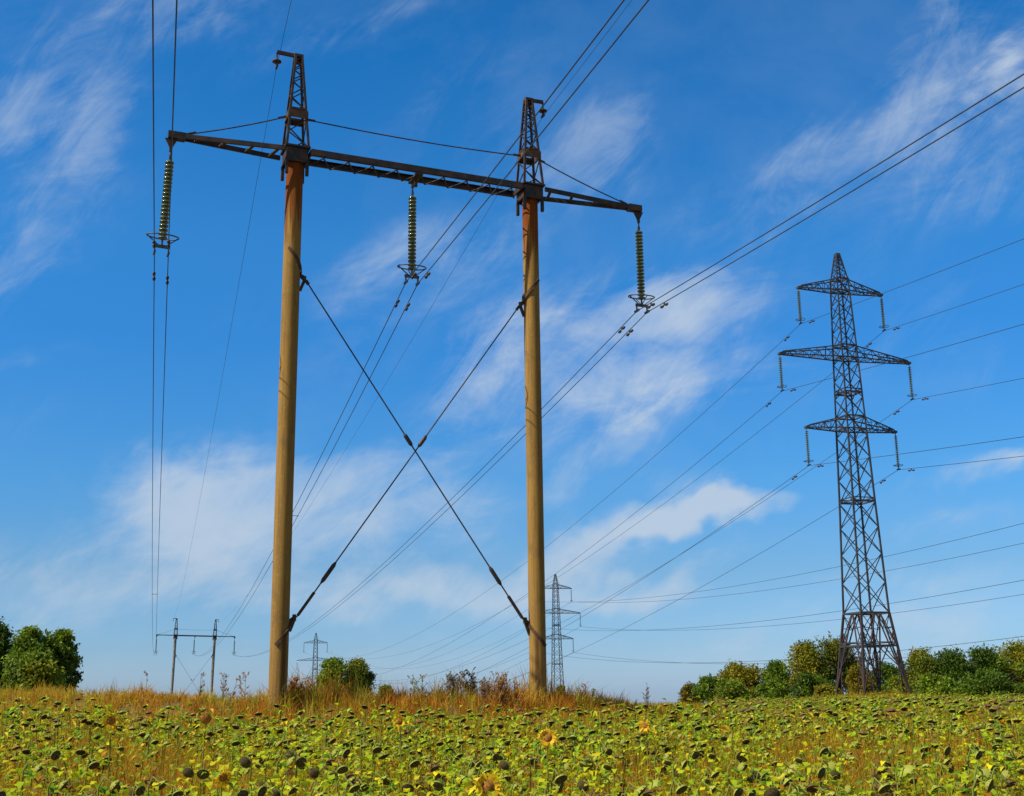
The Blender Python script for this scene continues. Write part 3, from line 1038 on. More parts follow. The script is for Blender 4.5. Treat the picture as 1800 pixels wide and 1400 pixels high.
for (nm, side), y in EXIT_3.items():
    P = TCL['T3', nm, side]
    E_ = on_plane(1800, y, P, LD)
    s = -float((E_ - P) @ LD)
    b = 3.3e-4
    a = (E_[2] - P[2]) / s - b * s
    wire('conductor', P, [(-LD, 290, a, b), (LD, 330, -0.12, 3.0e-4)], 'wire under %s end of %s arm of the lattice pylon behind the right pole' % (side, nm), 'wires of the far lattice pylon line', 0.028)
print('lattice line ok')

# ------------------------------------------------------------------ trees
def make_tree(px0, px1, ytop, Y, palette, label, seed, kind='tree', ybase=None, trunk_frac=0.25, leaves=3000, size=0.175, lobes=13, name=None, hollow=0.0):
    rg = np.random.default_rng(seed)
    cx = (px0 + px1) / 2
    top = at_dist(cx, ytop, Y)
    x = top[0]
    base = gz(x, Y) - 0.15
    w = (at_dist(px1, ytop, Y)[0] - at_dist(px0, ytop, Y)[0]) / 2
    H = top[2] - base
    nm = name or ('tree' if kind == 'tree' else 'shrub')
    root = empty(nm, (x, Y, base), 0, label, kind, 'trees and shrubs along the field edge')
    # trunk with limbs
    mb = MB()
    rt = 0.045 * H if kind == 'tree' else 0.02 * H
    nst = 1 if kind == 'tree' else 3
    tips = []
    for _ in range(nst):
        lean = rg.normal(0, 0.05 * H, 2)
        th = H * (0.75 if kind == 'tree' else 0.5)
        pts = np.array([(0, 0, -0.4), (lean[0] * .2, lean[1] * .2, th * .35), (lean[0] * .6, lean[1] * .6, th * .7), (lean[0], lean[1], th)])
        mb.tube(pts, [rt * 1.25, rt, rt * .6, rt * .15], 7)
        for k in range(6 if kind == 'tree' else 3):
            f = rg.uniform(.3, .85)
            p = pts[1] * (1 - f) + pts[3] * f
            an = rg.uniform(0, 6.283)
            L_ = w * rg.uniform(.5, .9)
            q = p + np.array([math.cos(an) * L_, math.sin(an) * L_, rg.uniform(.3, .7) * L_])
            mb.tube([p, (p + q) / 2 + (0, 0, .06 * L_), q], [rt * .4, rt * .25, rt * .06], 5)
    mb.build('trunk' if kind == 'tree' else 'stems' if False else 'trunk', MAT['bark'], root)
    # crown: lobes of leaf clusters
    zc0 = trunk_frac * H
    cents, rads = [], []
    for k in range(lobes):
        t = (k + rg.uniform(0, 1)) / lobes
        z = zc0 + (H - zc0) * (0.08 + 0.80 * t)
        prof = math.sin(math.pi * min(0.97, 0.18 + 0.70 * t)) ** 0.7
        an = k * 2.4 + rg.uniform(-.5, .5)
        rr = w * 0.66 * prof * rg.uniform(.45, 1.0)
        cents.append((rr * math.cos(an), rr * math.sin(an), z))
        rads.append(max(0.22 * w, 0.15 * H) * rg.uniform(.55, 1.35))
    cents.append((rg.uniform(-.2, .2) * w, 0, H - 0.2 * w)); rads.append(0.30 * w)
    cents, rads = np.array(cents), np.array(rads)
    leaves = int(leaves * 2.6)
    ncl = leaves // 14
    ci = rg.integers(0, len(cents), ncl)
    dirs = rg.normal(size=(ncl, 3)); dirs /= np.linalg.norm(dirs, axis=1)[:, None]
    cl = cents[ci] + dirs * (rads[ci] * rg.uniform(0.45, 1.05, ncl) ** 0.6)[:, None] * np.array([1, 1, 0.85])
    keep = (cl[:, 2] > 0.02 * H) & (cl[:, 2] < H * 1.0) & (np.abs(cl[:, 0]) < w * 1.02)
    cl = cl[keep]; ci = ci[keep]
    n = len(cl) * 14
    c = np.repeat(cl, 14, 0) + rg.normal(0, 1, (n, 3)) * 0.06 * min(H, 2.2 * w) * np.array([1, 1, .8])
    pal = np.array(palette)
    lobe_c = pal[rg.integers(0, len(pal), len(cents))]
    ccol = lobe_c[ci] * 0.6 + pal[rg.integers(0, len(pal), len(cl))] * 0.4
    ccol = ccol * rg.uniform(.75, 1.25, (len(cl), 1))
    col = np.repeat(ccol, 14, 0) * rg.uniform(.65, 1.35, (n, 1))
    nrm = rg.normal(size=(n, 3)) + np.array([0, 0, 0.5]); nrm /= np.linalg.norm(nrm, axis=1)[:, None]
    a = np.cross(nrm, rg.normal(size=(n, 3))); a /= np.linalg.norm(a, axis=1)[:, None]
    b = np.cross(nrm, a)
    sz = size * rg.uniform(.6, 1.25, n)[:, None]
    v = np.stack([c - a * sz, c - b * sz * .45 + nrm * sz * .12, c + a * sz, c + b * sz * .45 + nrm * sz * .12], 1).reshape(-1, 3)
    q = np.arange(4 * n).reshape(-1, 4)
    mb = MB(); mb.add(v, q=q, qc=col)
    mb.build('crown', MAT['crown'], root)
    return root

GREEN = [(0.1384, 0.2181, 0.0116), (0.1937, 0.2693, 0.0135), (0.1106, 0.1795, 0.0116)]
DEEP = [(0.064, 0.1187, 0.0089), (0.0853, 0.1484, 0.0089), (0.0554, 0.0989, 0.0089)]
OLIVE = [(0.2214, 0.2256, 0.0108), (0.166, 0.1847, 0.0108), (0.31, 0.2461, 0.0123)]
YELLOW = [(0.3194, 0.2587, 0.0112), (0.2443, 0.2217, 0.0112), (0.1879, 0.2033, 0.0112)]
BROWN = [(0.2213, 0.1478, 0.0123), (0.166, 0.1478, 0.0108), (0.1291, 0.1391, 0.0108)]
GOLD = [(0.2851, 0.2052, 0.0097), (0.2228, 0.1728, 0.0087), (0.1782, 0.162, 0.0087)]
T = make_tree
T(-60, 42, 1096, 92, DEEP, 'dark green tree cut by the left edge of the photo, tallest of the left clump', 11, leaves=5000)
T(22, 92, 1108, 88, GREEN, 'bushy green tree in the middle of the left clump', 12, leaves=4500, trunk_frac=.12)
T(80, 140, 1112, 90, GREEN + DEEP, 'ragged green tree at the right end of the left clump', 13, leaves=4200, trunk_frac=.15)
T(20, 120, 1150, 84, OLIVE[:2] + GREEN, 'low olive green shrub in front of the left clump', 14, 'shrub', leaves=3600, trunk_frac=.02)
T(553, 618, 1160, 140, GREEN + OLIVE[:1], 'rounded green tree between the poles beside the smallest lattice pylon', 21, leaves=3600, trunk_frac=.12)
T(600, 664, 1162, 142, OLIVE[:2] + DEEP, 'rounded olive green tree between the poles, right half of the lone clump', 22, leaves=3400, trunk_frac=.12)
T(660, 702, 1207, 120, GREEN, 'low green shrub just right of the lone clump between the poles', 23, 'shrub', leaves=900, trunk_frac=.05)
T(975, 998, 1207, 90, DEEP, 'tiny dark shrub at the foot of the right concrete pole', 24, 'shrub', leaves=500, trunk_frac=.05, size=.2)
T(1183, 1242, 1204, 150, BROWN, 'small brownish shrub at the left end of the right tree row', 31, 'shrub', leaves=1500, trunk_frac=.05)
T(1215, 1274, 1188, 148, GREEN + DEEP, 'small dark green tree second from the left in the right row', 32, leaves=2000, trunk_frac=.2)
T(1245, 1358, 1166, 146, YELLOW + BROWN[:1], 'broad yellow brown tree in the left part of the right row', 33, leaves=4200, trunk_frac=.14)
T(1325, 1409, 1166, 148, DEEP + GREEN, 'dark green round tree right of the broad yellow brown tree', 34, leaves=3400, trunk_frac=.2)
T(1379, 1458, 1131, 144, OLIVE + DEEP[:1], 'tall tree with yellow left side, left of the brown topped tree', 35, leaves=4200, trunk_frac=.18)
T(1418, 1526, 1126, 146, BROWN + DEEP[:2], 'tallest brownish topped tree just left of the big lattice pylon', 36, leaves=4200, trunk_frac=.3)
T(1367, 1482, 1185, 140, DEEP + GREEN[:1], 'low dark shrub under the tall trees left of the big pylon', 37, 'shrub', leaves=2600, trunk_frac=.03)
T(1478, 1540, 1176, 118, GOLD, 'golden yellow shrub glowing between the legs of the big lattice pylon', 38, 'shrub', leaves=3000, trunk_frac=.02)
T(1417, 1485, 1203, 112, GOLD[1:] + YELLOW, 'low yellow shrub at the near left foot of the big lattice pylon', 39, 'shrub', leaves=1300, trunk_frac=.02)
T(1508, 1611, 1168, 140, DEEP, 'dark green tree seen through the right legs of the big lattice pylon', 40, leaves=3600, trunk_frac=.08)
T(1567, 1665, 1145, 138, OLIVE + DEEP[:1], 'yellow green topped tree just right of the big lattice pylon', 41, leaves=4200, trunk_frac=.08)
T(1627, 1722, 1146, 136, DEEP, 'dense dark green tree right of the yellow green topped tree', 42, leaves=4200, trunk_frac=.06)
T(1685, 1774, 1143, 138, DEEP + GREEN[:1], 'dense green tree in the right part of the row, before the yellow tree', 43, leaves=4200, trunk_frac=.06)
T(1733, 1841, 1132, 140, YELLOW + GREEN[:1], 'yellow olive tree at the right edge of the photo', 44, leaves=4400, trunk_frac=.12)
T(1787, 1902, 1140, 138, OLIVE, 'olive tree cut by the right edge of the photo behind the yellow olive one', 45, leaves=3400, trunk_frac=.1)
T(1587, 1702, 1186, 128, GREEN, 'low green shrub in front of the dark trees right of the big pylon', 46, 'shrub', leaves=2600, trunk_frac=.02)
T(1663, 1816, 1180, 130, DEEP + GREEN, 'wide low dark shrub in front of the trees at far right', 47, 'shrub', leaves=3400, trunk_frac=.02)
T(1240, 1330, 1193, 138, GREEN + BROWN[:1], 'low green shrub in front of the broad yellow brown tree', 51, 'shrub', leaves=2200, trunk_frac=.02)
T(1315, 1400, 1196, 136, GREEN + DEEP[:1], 'low green shrub between the yellow brown tree and the tall trees', 52, 'shrub', leaves=2200, trunk_frac=.02)
T(1535, 1620, 1190, 126, GREEN[:2] + OLIVE[:1], 'low bright green shrub at the right foot of the big lattice pylon', 53, 'shrub', leaves=2200, trunk_frac=.02)
T(1590, 1700, 1158, 150, DEEP + GREEN[:1], 'dark tree filling the gap behind the yellow green topped tree', 54, leaves=3400, trunk_frac=.05)
T(1700, 1800, 1152, 150, GREEN + DEEP, 'green tree filling the gap behind the dense trees at far right', 55, leaves=3400, trunk_frac=.05)
print('trees ok')

# ------------------------------------------------------------------ sunflowers
YG = np.array([(0.50, 0.50, 0.010), (0.34, 0.47, 0.012), (0.16, 0.32, 0.014), (0.66, 0.58, 0.012), (0.44, 0.52, 0.012), (0.66, 0.47, 0.014), (0.52, 0.21, 0.010)])
YGP = np.array([.22, .24, .20, .10, .15, .04, .05])
def rot_z(v, a):
    c, s = math.cos(a), math.sin(a)
    return np.stack([v[:, 0] * c - v[:, 1] * s, v[:, 0] * s + v[:, 1] * c, v[:, 2]], 1)

def frame(d):
    d = d / np.linalg.norm(d)
    up = np.array([0, 0, 1.0])
    a = np.cross(up, d)
    if np.linalg.norm(a) < 1e-3: a = np.array([1.0, 0, 0])
    a /= np.linalg.norm(a)
    return a, np.cross(d, a), d

def plant_parts(seed, h, head_r, face_az, nod, lod=0, bloom=False, dry=False):
    """stem, foliage, head back with bracts, seed face (and petals) as separate builders; local origin at the foot"""
    rg = np.random.default_rng(seed)
    stem, fol, head, face, pet = MB(), MB(), MB(), MB(), MB()
    fd = np.array([math.cos(face_az) * math.cos(nod), math.sin(face_az) * math.cos(nod), -math.sin(nod)])
    hz = np.array([math.cos(face_az), math.sin(face_az), 0])
    lean = rg.normal(0, 0.04, 2)
    p3 = np.array([lean[0], lean[1], h])
    bend = 0.16 if not bloom else 0.05
    pts = np.array([(0, 0, -0.05), (lean[0] * .4, lean[1] * .4, h * .5), p3 - (0, 0, .12), p3 + hz * bend * .35 + (0, 0, -0.005), p3 + hz * bend - (0, 0, .05 + .05 * math.sin(max(nod, 0)))])
    n = (6, 4, 3)[lod]
    stem.tube(pts if lod < 2 else pts[[0, 2, 4]], (np.array([.016, .014, .012, .011, .012]) if lod < 2 else np.array([.016, .013, .012])), n, col=(0.26, 0.30, 0.05) if not dry else (.25, .16, .05))
    nl = (30, 22, 14)[lod]
    for k in range(nl):
        f = 0.30 + 0.68 * ((k + rg.uniform(0, .8)) / nl) ** .75
        an = k * 2.39996 + rg.uniform(-.4, .4)
        base = pts[1] * (2 - 2 * f) + p3 * (2 * f - 1) if f > .5 else pts[1] * (2 * f)
        L_ = rg.uniform(.07, .165) * (1.15 - .5 * abs(f - .6)) * (1.15 if lod == 2 else 1)
        W = L_ * rg.uniform(.24, .42)
        up = rg.uniform(-.3, .8)
        o = np.array([math.cos(an), math.sin(an), 0]); t = np.array([-math.sin(an), math.cos(an), 0])
        pet_l = rg.uniform(.04, .22)
        b0 = base + o * pet_l + (0, 0, up * pet_l)
        m0 = b0 + o * L_ * .5 + np.array([0, 0, (up - .1) * L_ * .5])
        tp = b0 + o * L_ + np.array([0, 0, (up - .55) * L_])
        dz = np.array([0, 0, W * rg.uniform(-.1, .5)])
        c = YG[rg.choice(len(YG), p=YGP)] * rg.uniform(.75, 1.2)
        if dry: c = np.array([.32, .20, .05]) * rg.uniform(.6, 1.2)
        if lod == 2:
            fol.add([b0, m0 - t * W + dz, tp, m0 + t * W + dz], q=[(0, 1, 2, 3)], qc=c)
        else:
            q1 = b0 + o * L_ * .22
            v = [b0, q1 - t * W * .9 + dz, m0 - t * W * .95 + dz, m0, q1 + t * W * .9 + dz, m0 + t * W * .95 + dz, tp]
            fol.add(v, t=[(0, 3, 1), (0, 4, 3), (1, 3, 2), (3, 4, 5), (2, 3, 6), (3, 5, 6)], tc=c)
    # head
    hc = pts[-1]
    a, b, d = frame(fd)
    m = (14, 9, 7)[lod]
    an = np.arange(m) * 2 * np.pi / m
    def ring(r, off): return hc + d * off + r * (np.cos(an)[:, None] * a + np.sin(an)[:, None] * b)
    r0, r1, r2 = ring(head_r * .35, -.012), ring(head_r * .85, .012), ring(head_r * 1.0, .036)
    v = np.concatenate([[hc - d * .025], r0, r1, r2])
    j = np.arange(m); k2 = (j + 1) % m
    t = np.stack([np.zeros(m, int), 1 + k2, 1 + j], 1)
    q = np.concatenate([np.stack([1 + j, 1 + k2, 1 + m + k2, 1 + m + j], 1), np.stack([1 + m + j, 1 + m + k2, 1 + 2 * m + k2, 1 + 2 * m + j], 1)])
    back = np.array([.44, .46, .07]) * rg.uniform(.8, 1.15) if not dry else np.array([.22, .13, .05])
    head.add(v, t=t, q=q, tc=back, qc=back)
    nb = (16, 10, 0)[lod]
    for k in range(nb):
        g = k * 2 * np.pi / nb + rg.uniform(-.1, .1)
        e = math.cos(g) * a + math.sin(g) * b; tt = -math.sin(g) * a + math.cos(g) * b
        p = hc + d * .015 + e * head_r * .9
        l = head_r * rg.uniform(.2, .5)
        fl = rg.uniform(-.5, .5)
        head.add([p - tt * l * .35, p + tt * l * .35, p + e * l * .8 + d * l * fl], t=[(0, 1, 2)], tc=np.array([.40, .40, .06]) * rg.uniform(.7, 1.2))
    f0 = ring(head_r * .97, .034); f1 = ring(head_r * .55, .052)
    v = np.concatenate([f0, f1, [hc + d * .056]])
    q = np.stack([j, k2, m + k2, m + j], 1); t = np.stack([m + j, m + k2, np.full(m, 2 * m)], 1)
    face.add(v, t=t, q=q, tc=(0.04, 0.027, 0.010), qc=(0.075, 0.052, 0.018))
    if bloom:
        for k in range(22):
            g = k * 2 * np.pi / 22 + rg.uniform(-.12, .12)
            e = math.cos(g) * a + math.sin(g) * b; tt = -math.sin(g) * a + math.cos(g) * b
            l = head_r * rg.uniform(1.0, 1.6); w_ = head_r * .24
            p = hc + d * .036 + e * head_r * .95
            mid = p + e * l * .5 + d * rg.uniform(.0, .04); tip = p + e * l + d * rg.uniform(-.06, .05) + np.array([0, 0, -.02])
            pet.add([p - tt * w_ * .6, p + tt * w_ * .6, mid - tt * w_, mid + tt * w_, tip], t=[(2, 3, 4)], q=[(0, 1, 3, 2)],
                    tc=np.array([.90, .56, .015]) * rg.uniform(.75, 1.1), qc=np.array([.90, .52, .015]) * rg.uniform(.75, 1.1))
    return stem, fol, head, face, pet

# where the field grows
def in_field(x, y):
    b = seg_dist(x, y, BERM)
    d = np.hypot(x, y)
    side = np.interp(x, BERM[:, 0], BERM[:, 1])
    ok = (x < 6.0) & (y < side - 2.6) | (x >= 6.0) & (y < 101 - 0.0 * x)
    ok &= (b > 2.6) & (d > 9.5)
    az = np.arctan2(x, y)
    ok &= np.abs(az) < R(29)
    ok &= ~((x < 15) & (y > side))
    return ok
def jitter_grid(step, x0, x1, y0, y1, rg):
    gx, gy = np.meshgrid(np.arange(x0, x1, step), np.arange(y0, y1, step))
    p = np.stack([gx.ravel(), gy.ravel()], 1)
    return p + rg.uniform(-.48, .48, p.shape) * step
def weediness(x, y):
    """patches where dry weeds take over (1) or sunflowers stand thick (0)"""
    w = np.sin(x * .55 + 1.3 * np.sin(y * .21)) + np.sin(y * .38 + 1.7 * np.sin(x * .33 + 2)) + .7 * np.sin(x * 1.3 + y * .9 + 1) + .5 * np.sin(x * 2.1 - y * 1.4)
    return np.clip(w / 2.6 * .5 + .5, 0, 1)

pts = jitter_grid(0.55, -60, 60, 9, 45, rng)
pts = pts[in_field(pts[:, 0], pts[:, 1])]
w = weediness(pts[:, 0], pts[:, 1])
pts = pts[rng.uniform(size=len(pts)) > np.clip((w - .60) * 1.9, 0, .85)]
# late bloomers, one label each: pixel of the flower, distance, head radius, label
BLOOM = [
    (198, 1267, 21.0, .075, 'blooming yellow sunflower standing tall at left, below the left tree clump'),
    (707, 1268, 22.5, .065, 'blooming yellow sunflower between the two poles just below the orange grass'),
    (961, 1298, 19.5, .075, 'blooming yellow sunflower with brown centre below the right concrete pole'),
    (1135, 1276, 24.0, .065, 'small pale blooming sunflower in the right half, left of the tree row'),
    (862, 1386, 13.6, .08, 'large bright yellow sunflower at the bottom edge between the poles'),
    (398, 1364, 14.6, .05, 'half faded yellow sunflower near the bottom edge, lower left'),
    (357, 1262, 22.0, .10, 'brown faded sunflower head below the distant portal pylon'),
]
for px, py, Y, hr, lab in BLOOM:                                   # leave a gap in the stand before each of them
    c = at_dist(px, py, Y)
    t_ = pts[:, 1] / Y
    pts = pts[~((np.abs(pts[:, 0] - c[0] * t_) < .42) & (pts[:, 1] < Y + .3) & (pts[:, 1] > Y - 2.6))]
d = np.hypot(pts[:, 0], pts[:, 1])
# visible: the head must show above the bottom edge of the photo
def px_of(x, y, z):
    vx = np.stack([x, y, z - 2.5], -1)
    zc = vx @ _f
    return CX + F_PX * (vx @ _r) / zc, CY - F_PX * (vx @ _u) / zc
ppx, ppy = px_of(pts[:, 0], pts[:, 1], ground(pts[:, 0], pts[:, 1]) + 1.2)
shown = (ppx > -25) & (ppx < 1825) & (ppy < 1425)
order = np.argsort(np.where(shown, d, 1e9))
near_idx = order[:286]
rest_idx = np.setdiff1d(np.arange(len(pts)), near_idx)
rest_idx = rest_idx[(d[rest_idx] > 9.5)]

FACE_AZ = lambda rg: -math.pi / 2 + rg.normal(0.2, .85)
protos = []
for k in range(16):
    rg = np.random.default_rng(100 + k)
    h = rg.uniform(1.02, 1.38)
    hr = rg.choice([.072, .080, .088, .098, .112], p=[.35, .3, .2, .12, .03])
    parts = plant_parts(200 + k, h, hr, FACE_AZ(rg), R(rg.uniform(22, 66)), 0, dry=(k in (7,)))
    protos.append([make_mesh(n, mb.arrays(), sm) for n, mb, sm in zip(('stem', 'foliage', 'seed_head', 'seed_face'), parts[:4], (True, True, True, True))])
PM = ('leaf', 'leaf', 'leaf', 'seeds')
SUN_GROUP = 'nodding sunflowers in the front of the field'
for n_, i in enumerate(near_idx):
    x, y = pts[i]
    k = int(rng.integers(0, 16))
    ms = protos[k]
    lab = 'withered brown sunflower with dry leaves and nodding head in the front rows' if k == 7 else 'green and yellow leaved sunflower with nodding dark seed head in the front rows'
    root = empty('sunflower', (x, y, gz(x, y)), rng.normal(0, .22), lab, 'sunflower', SUN_GROUP)
    s = rng.uniform(.9, 1.12)
    root.scale = (s, s, s)
    st = mesh_obj('stem', ms[0], MAT['leaf'], root)
    mesh_obj('foliage', ms[1], MAT['leaf'], root)
    hd = mesh_obj('seed_head', ms[2], MAT['leaf'], root)
    mesh_obj('seed_face', ms[3], MAT['seeds'], hd)

for k, (px, py, Y, hr, lab) in enumerate(BLOOM):
    c = at_dist(px, py, Y)
    z0 = gz(c[0], Y)
    az = -math.pi / 2 + (0.25, -.1, .05, -.5, .3, .5, .1)[k]
    parts = plant_parts(900 + k, c[2] - z0 + .06, hr, az, R((5, 8, -8, 0, -12, 20, 15)[k]), 0, bloom=True)
    root = empty('sunflower', (c[0] - .03 * math.cos(az), Y, z0), 0, lab, 'sunflower', 'late blooming sunflowers')
    parts[0].build('stem', MAT['leaf'], root, True)
    parts[1].build('foliage', MAT['leaf'], root)
    hd = parts[2].build('seed_head', MAT['leaf'], root, True)
    parts[3].build('seed_face', MAT['seeds_open'], hd, True)
    if k != 6: parts[4].build('petals' if False else 'petal_ring', MAT['petal'], hd)

# the rest of the field as one mass
class Tiler:
    def __init__(s): s.acc = MB()
    def put(s, arr, P, rz, sc, tint=None):
        """arr placed at many points at once"""
        v, t, q, tc, qc = arr
        n = len(P)
        c, sn = np.cos(rz)[:, None], np.sin(rz)[:, None]
        X = (v[None, :, 0] * c - v[None, :, 1] * sn) * sc[:, None] + P[:, 0:1]
        Y = (v[None, :, 0] * sn + v[None, :, 1] * c) * sc[:, None] + P[:, 1:2]
        Z = v[None, :, 2] * sc[:, None] + P[:, 2:3]
        V = np.stack([X, Y, Z], -1).reshape(-1, 3)
        off = (np.arange(n) * len(v))[:, None, None]
        tn = np.ones((n, 1, 3)) if tint is None else tint[:, None, :]
        s.acc.add(V, t=(t[None] + off).reshape(-1, 3) if len(t) else None, q=(q[None] + off).reshape(-1, 4) if len(q) else None,
                  tc=(tc[None] * tn).reshape(-1, 3) if len(t) else None, qc=(qc[None] * tn).reshape(-1, 3) if len(q) else None)

def merged(parts):
    m = MB()
    for p in parts:
        v, t, q, tc, qc = p.arrays()
        m.add(v, t=t, q=q, tc=tc, qc=qc)
    return m.arrays()
far_pts = jitter_grid(0.62, 3, 62, 45.0, 101, rng)
far_pts = far_pts[in_field(far_pts[:, 0], far_pts[:, 1])]
wf = weediness(far_pts[:, 0], far_pts[:, 1])
far_pts = far_pts[rng.uniform(size=len(far_pts)) > np.clip((wf - .6) * 1.6, 0, .75)]
P2 = np.concatenate([pts[rest_idx], far_pts])
d2 = np.hypot(P2[:, 0], P2[:, 1])
tl = Tiler()
for lod, lo, hi, nv in ((1, 0, 30, 14), (2, 30, 200, 12)):
    sel = np.where((d2 >= lo) & (d2 < hi))[0]
    var = rng.integers(0, nv, len(sel))
    for k in range(nv):
        rg = np.random.default_rng(400 + 50 * lod + k)
        arr = merged(plant_parts(500 + 50 * lod + k, rg.uniform(1.0, 1.35), rg.uniform(.066, .098), FACE_AZ(rg), R(rg.uniform(40, 78)), lod, dry=(k == 5))[:4])
        ii = sel[var == k]
        if not len(ii): continue
        P = np.column_stack([P2[ii], ground(P2[ii, 0], P2[ii, 1])])
        tn = rng.uniform(.8, 1.15, (len(ii), 1)) * np.array([1, 1, 1]) * (1 + rng.normal(0, .10, (len(ii), 3)))
        tl.put(arr, P, rng.normal(0, .3, len(ii)), rng.uniform(.85, 1.15, len(ii)), np.clip(tn, .4, 1.6))
o = tl.acc.build('sunflower_field', MAT['leaf'])
tag(o, 'mass of nodding green and yellow sunflowers filling the field behind the front plants', 'sunflower field', kind='stuff')
print('sunflowers', len(near_idx), len(P2))

# ------------------------------------------------------------------ grass and weeds
def blades(P, h, wdt, col, rg, lean=.35, seg=1):
    n = len(P)
    an = rg.uniform(0, 6.283, n)
    ln = np.abs(rg.normal(0, lean, n)) * h
    tip = P + np.stack([np.cos(an) * ln, np.sin(an) * ln, h], 1)
    mid = P + np.stack([np.cos(an) * ln * .3, np.sin(an) * ln * .3, h * .6], 1)
    fa = rg.uniform(-.9, .9, n)
    s = np.stack([np.cos(fa), np.sin(fa), 0 * fa], 1) * wdt[:, None]
    v = np.stack([P - s * .5, P + s * .5, mid + s * .4, mid - s * .4, tip], 1).reshape(-1, 3)
    i = np.arange(n) * 5
    return v, np.stack([i + 3, i + 2, i + 4], 1), np.stack([i, i + 1, i + 2, i + 3], 1), col, col

RUST = np.array([(0.54, 0.190, 0.012), (0.60, 0.27, 0.016), (0.44, 0.14, 0.010), (0.62, 0.35, 0.024), (0.52, 0.33, 0.018), (0.34, 0.30, 0.018)])
# berm grass
rg = np.random.default_rng(31)
nt_ = 7600
s = rg.uniform(0, 1, nt_)
segl = np.linalg.norm(np.diff(BERM, axis=0), axis=1); cum = np.concatenate([[0], np.cumsum(segl)]) / segl.sum()
tx = np.interp(s, cum, BERM[:, 0]) + rg.normal(0, .6, nt_)
ty = np.interp(s, cum, BERM[:, 1]) + rg.normal(-0.7, 1.7, nt_)
keep = (tx > -30) & (tx < 16)
tx, ty = tx[keep], ty[keep]
near_pole = np.exp(-((tx + 6.2) / 1.5) ** 2) + .9 * np.exp(-((tx - .0) / 1.9) ** 2) + .5 * np.exp(-((tx + 3.2) / 2.0) ** 2)
th = np.clip(rg.lognormal(-1.02, .40, len(tx)), .12, .95) * (.80 + .75 * near_pole) * np.where(tx < -8, .85, 1) * (1 - .35 * sstep(2, 9, tx))
big = .5 + .5 * np.sin(tx * 1.1 + 1.4 * np.sin(tx * .45 + ty * .5))
PALB = np.array([(0.54, 0.20, 0.018), (0.60, 0.29, 0.024), (0.42, 0.14, 0.014), (0.62, 0.40, 0.045), (0.52, 0.38, 0.035), (0.38, 0.36, 0.025), (0.26, 0.30, 0.02)])
tci = np.where(rg.uniform(size=len(tx)) < .30 + .5 * big, rg.choice(7, len(tx), p=[.32, .32, .14, .14, .08, 0, 0]), rg.choice(7, len(tx), p=[.08, .16, .06, .22, .20, .18, .10]))
nb_ = 26
bx = np.repeat(tx, nb_) + rg.normal(0, .13, len(tx) * nb_); by = np.repeat(ty, nb_) + rg.normal(0, .13, len(tx) * nb_)
hh = np.repeat(th, nb_) * rg.uniform(.4, 1.15, len(bx))
P = np.column_stack([bx, by, ground(bx, by) - .03])
col = np.repeat(PALB[tci], nb_, 0) * rg.uniform(.7, 1.25, (len(bx), 1))
left = sstep(-8, -15, bx)[:, None]
col = col * (1 - left * .6) + left * .6 * np.array([.56, .40, .03]) * rg.uniform(.7, 1.25, (len(bx), 1))
mb = MB()
v, t, q, tc, qc = blades(P, hh, rg.uniform(.010, .024, len(bx)), col, rg, .55)
mb.add(v, t=t, q=q, tc=tc, qc=qc)
o = mb.build('bank_grass', MAT['grass'])
tag(o, 'rust orange dry grass along the low bank at the feet of the poles', 'grass', kind='stuff')

# dry weeds between the sunflowers, and the yellow margin at the far edge of the field
rg = np.random.default_rng(32)
cand = jitter_grid(0.16, -34, 52, 9.5, 45, rg)
cand = cand[in_field(cand[:, 0], cand[:, 1])]
w = weediness(cand[:, 0], cand[:, 1])
cand = cand[rg.uniform(size=len(cand)) < .22 + .78 * sstep(.48, .70, w)]
cand = np.repeat(cand, 5, 0) + rg.normal(0, .07, (len(cand) * 5, 2))
far = jitter_grid(0.34, 2, 60, 45, 101, rg)
far = far[in_field(far[:, 0], far[:, 1])]
w = weediness(far[:, 0], far[:, 1])
far = far[rg.uniform(size=len(far)) < .12 + .88 * sstep(.50, .7, w)]
far = np.repeat(far, 2, 0) + rg.normal(0, .12, (len(far) * 2, 2))
edge = np.column_stack([rg.uniform(3, 62, 30000), rg.normal(102.5, 1.6, 30000)])
for nm_, Pq, h0, w0, lab in (('field_weeds', np.concatenate([cand, far]), (.62, 1.30), None, 'dry orange brown weeds growing in patches between the sunflowers'),
                             ('margin_grass', edge, (.45, 1.25), .05, 'yellow brown dry grass along the far edge of the field at right')):
    z = ground(Pq[:, 0], Pq[:, 1]) - .02
    dd = np.hypot(Pq[:, 0], Pq[:, 1])
    PALW = np.concatenate([RUST, [(0.44, 0.42, 0.02), (0.34, 0.40, 0.02)]])
    patch = .5 + .5 * np.sin(Pq[:, 0] * .9 + 2 * np.sin(Pq[:, 1] * .5)) * np.sin(Pq[:, 1] * .7 + 1)
    col = np.where((rg.uniform(size=len(Pq)) < .25 + .5 * patch)[:, None], PALW[rg.choice(8, len(Pq), p=[.26, .28, .14, .16, .10, .06, 0, 0])], PALW[rg.choice(8, len(Pq), p=[0, .08, 0, .16, .16, .20, .20, .20])]) * rg.uniform(.7, 1.25, (len(Pq), 1))
    wd = rg.uniform(.008, .022, len(Pq)) * np.clip(dd / 22, 1, 3.2)
    mb = MB()
    v, t, q, tc, qc = blades(np.column_stack([Pq, z]), rg.uniform(*h0, len(Pq)), wd, col, rg, .22)
    mb.add(v, t=t, q=q, tc=tc, qc=qc)
    tag(mb.build(nm_, MAT['grass']), lab, 'weeds' if 'weeds' in nm_ else 'grass', kind='stuff')
print('weeds', len(cand), len(far))

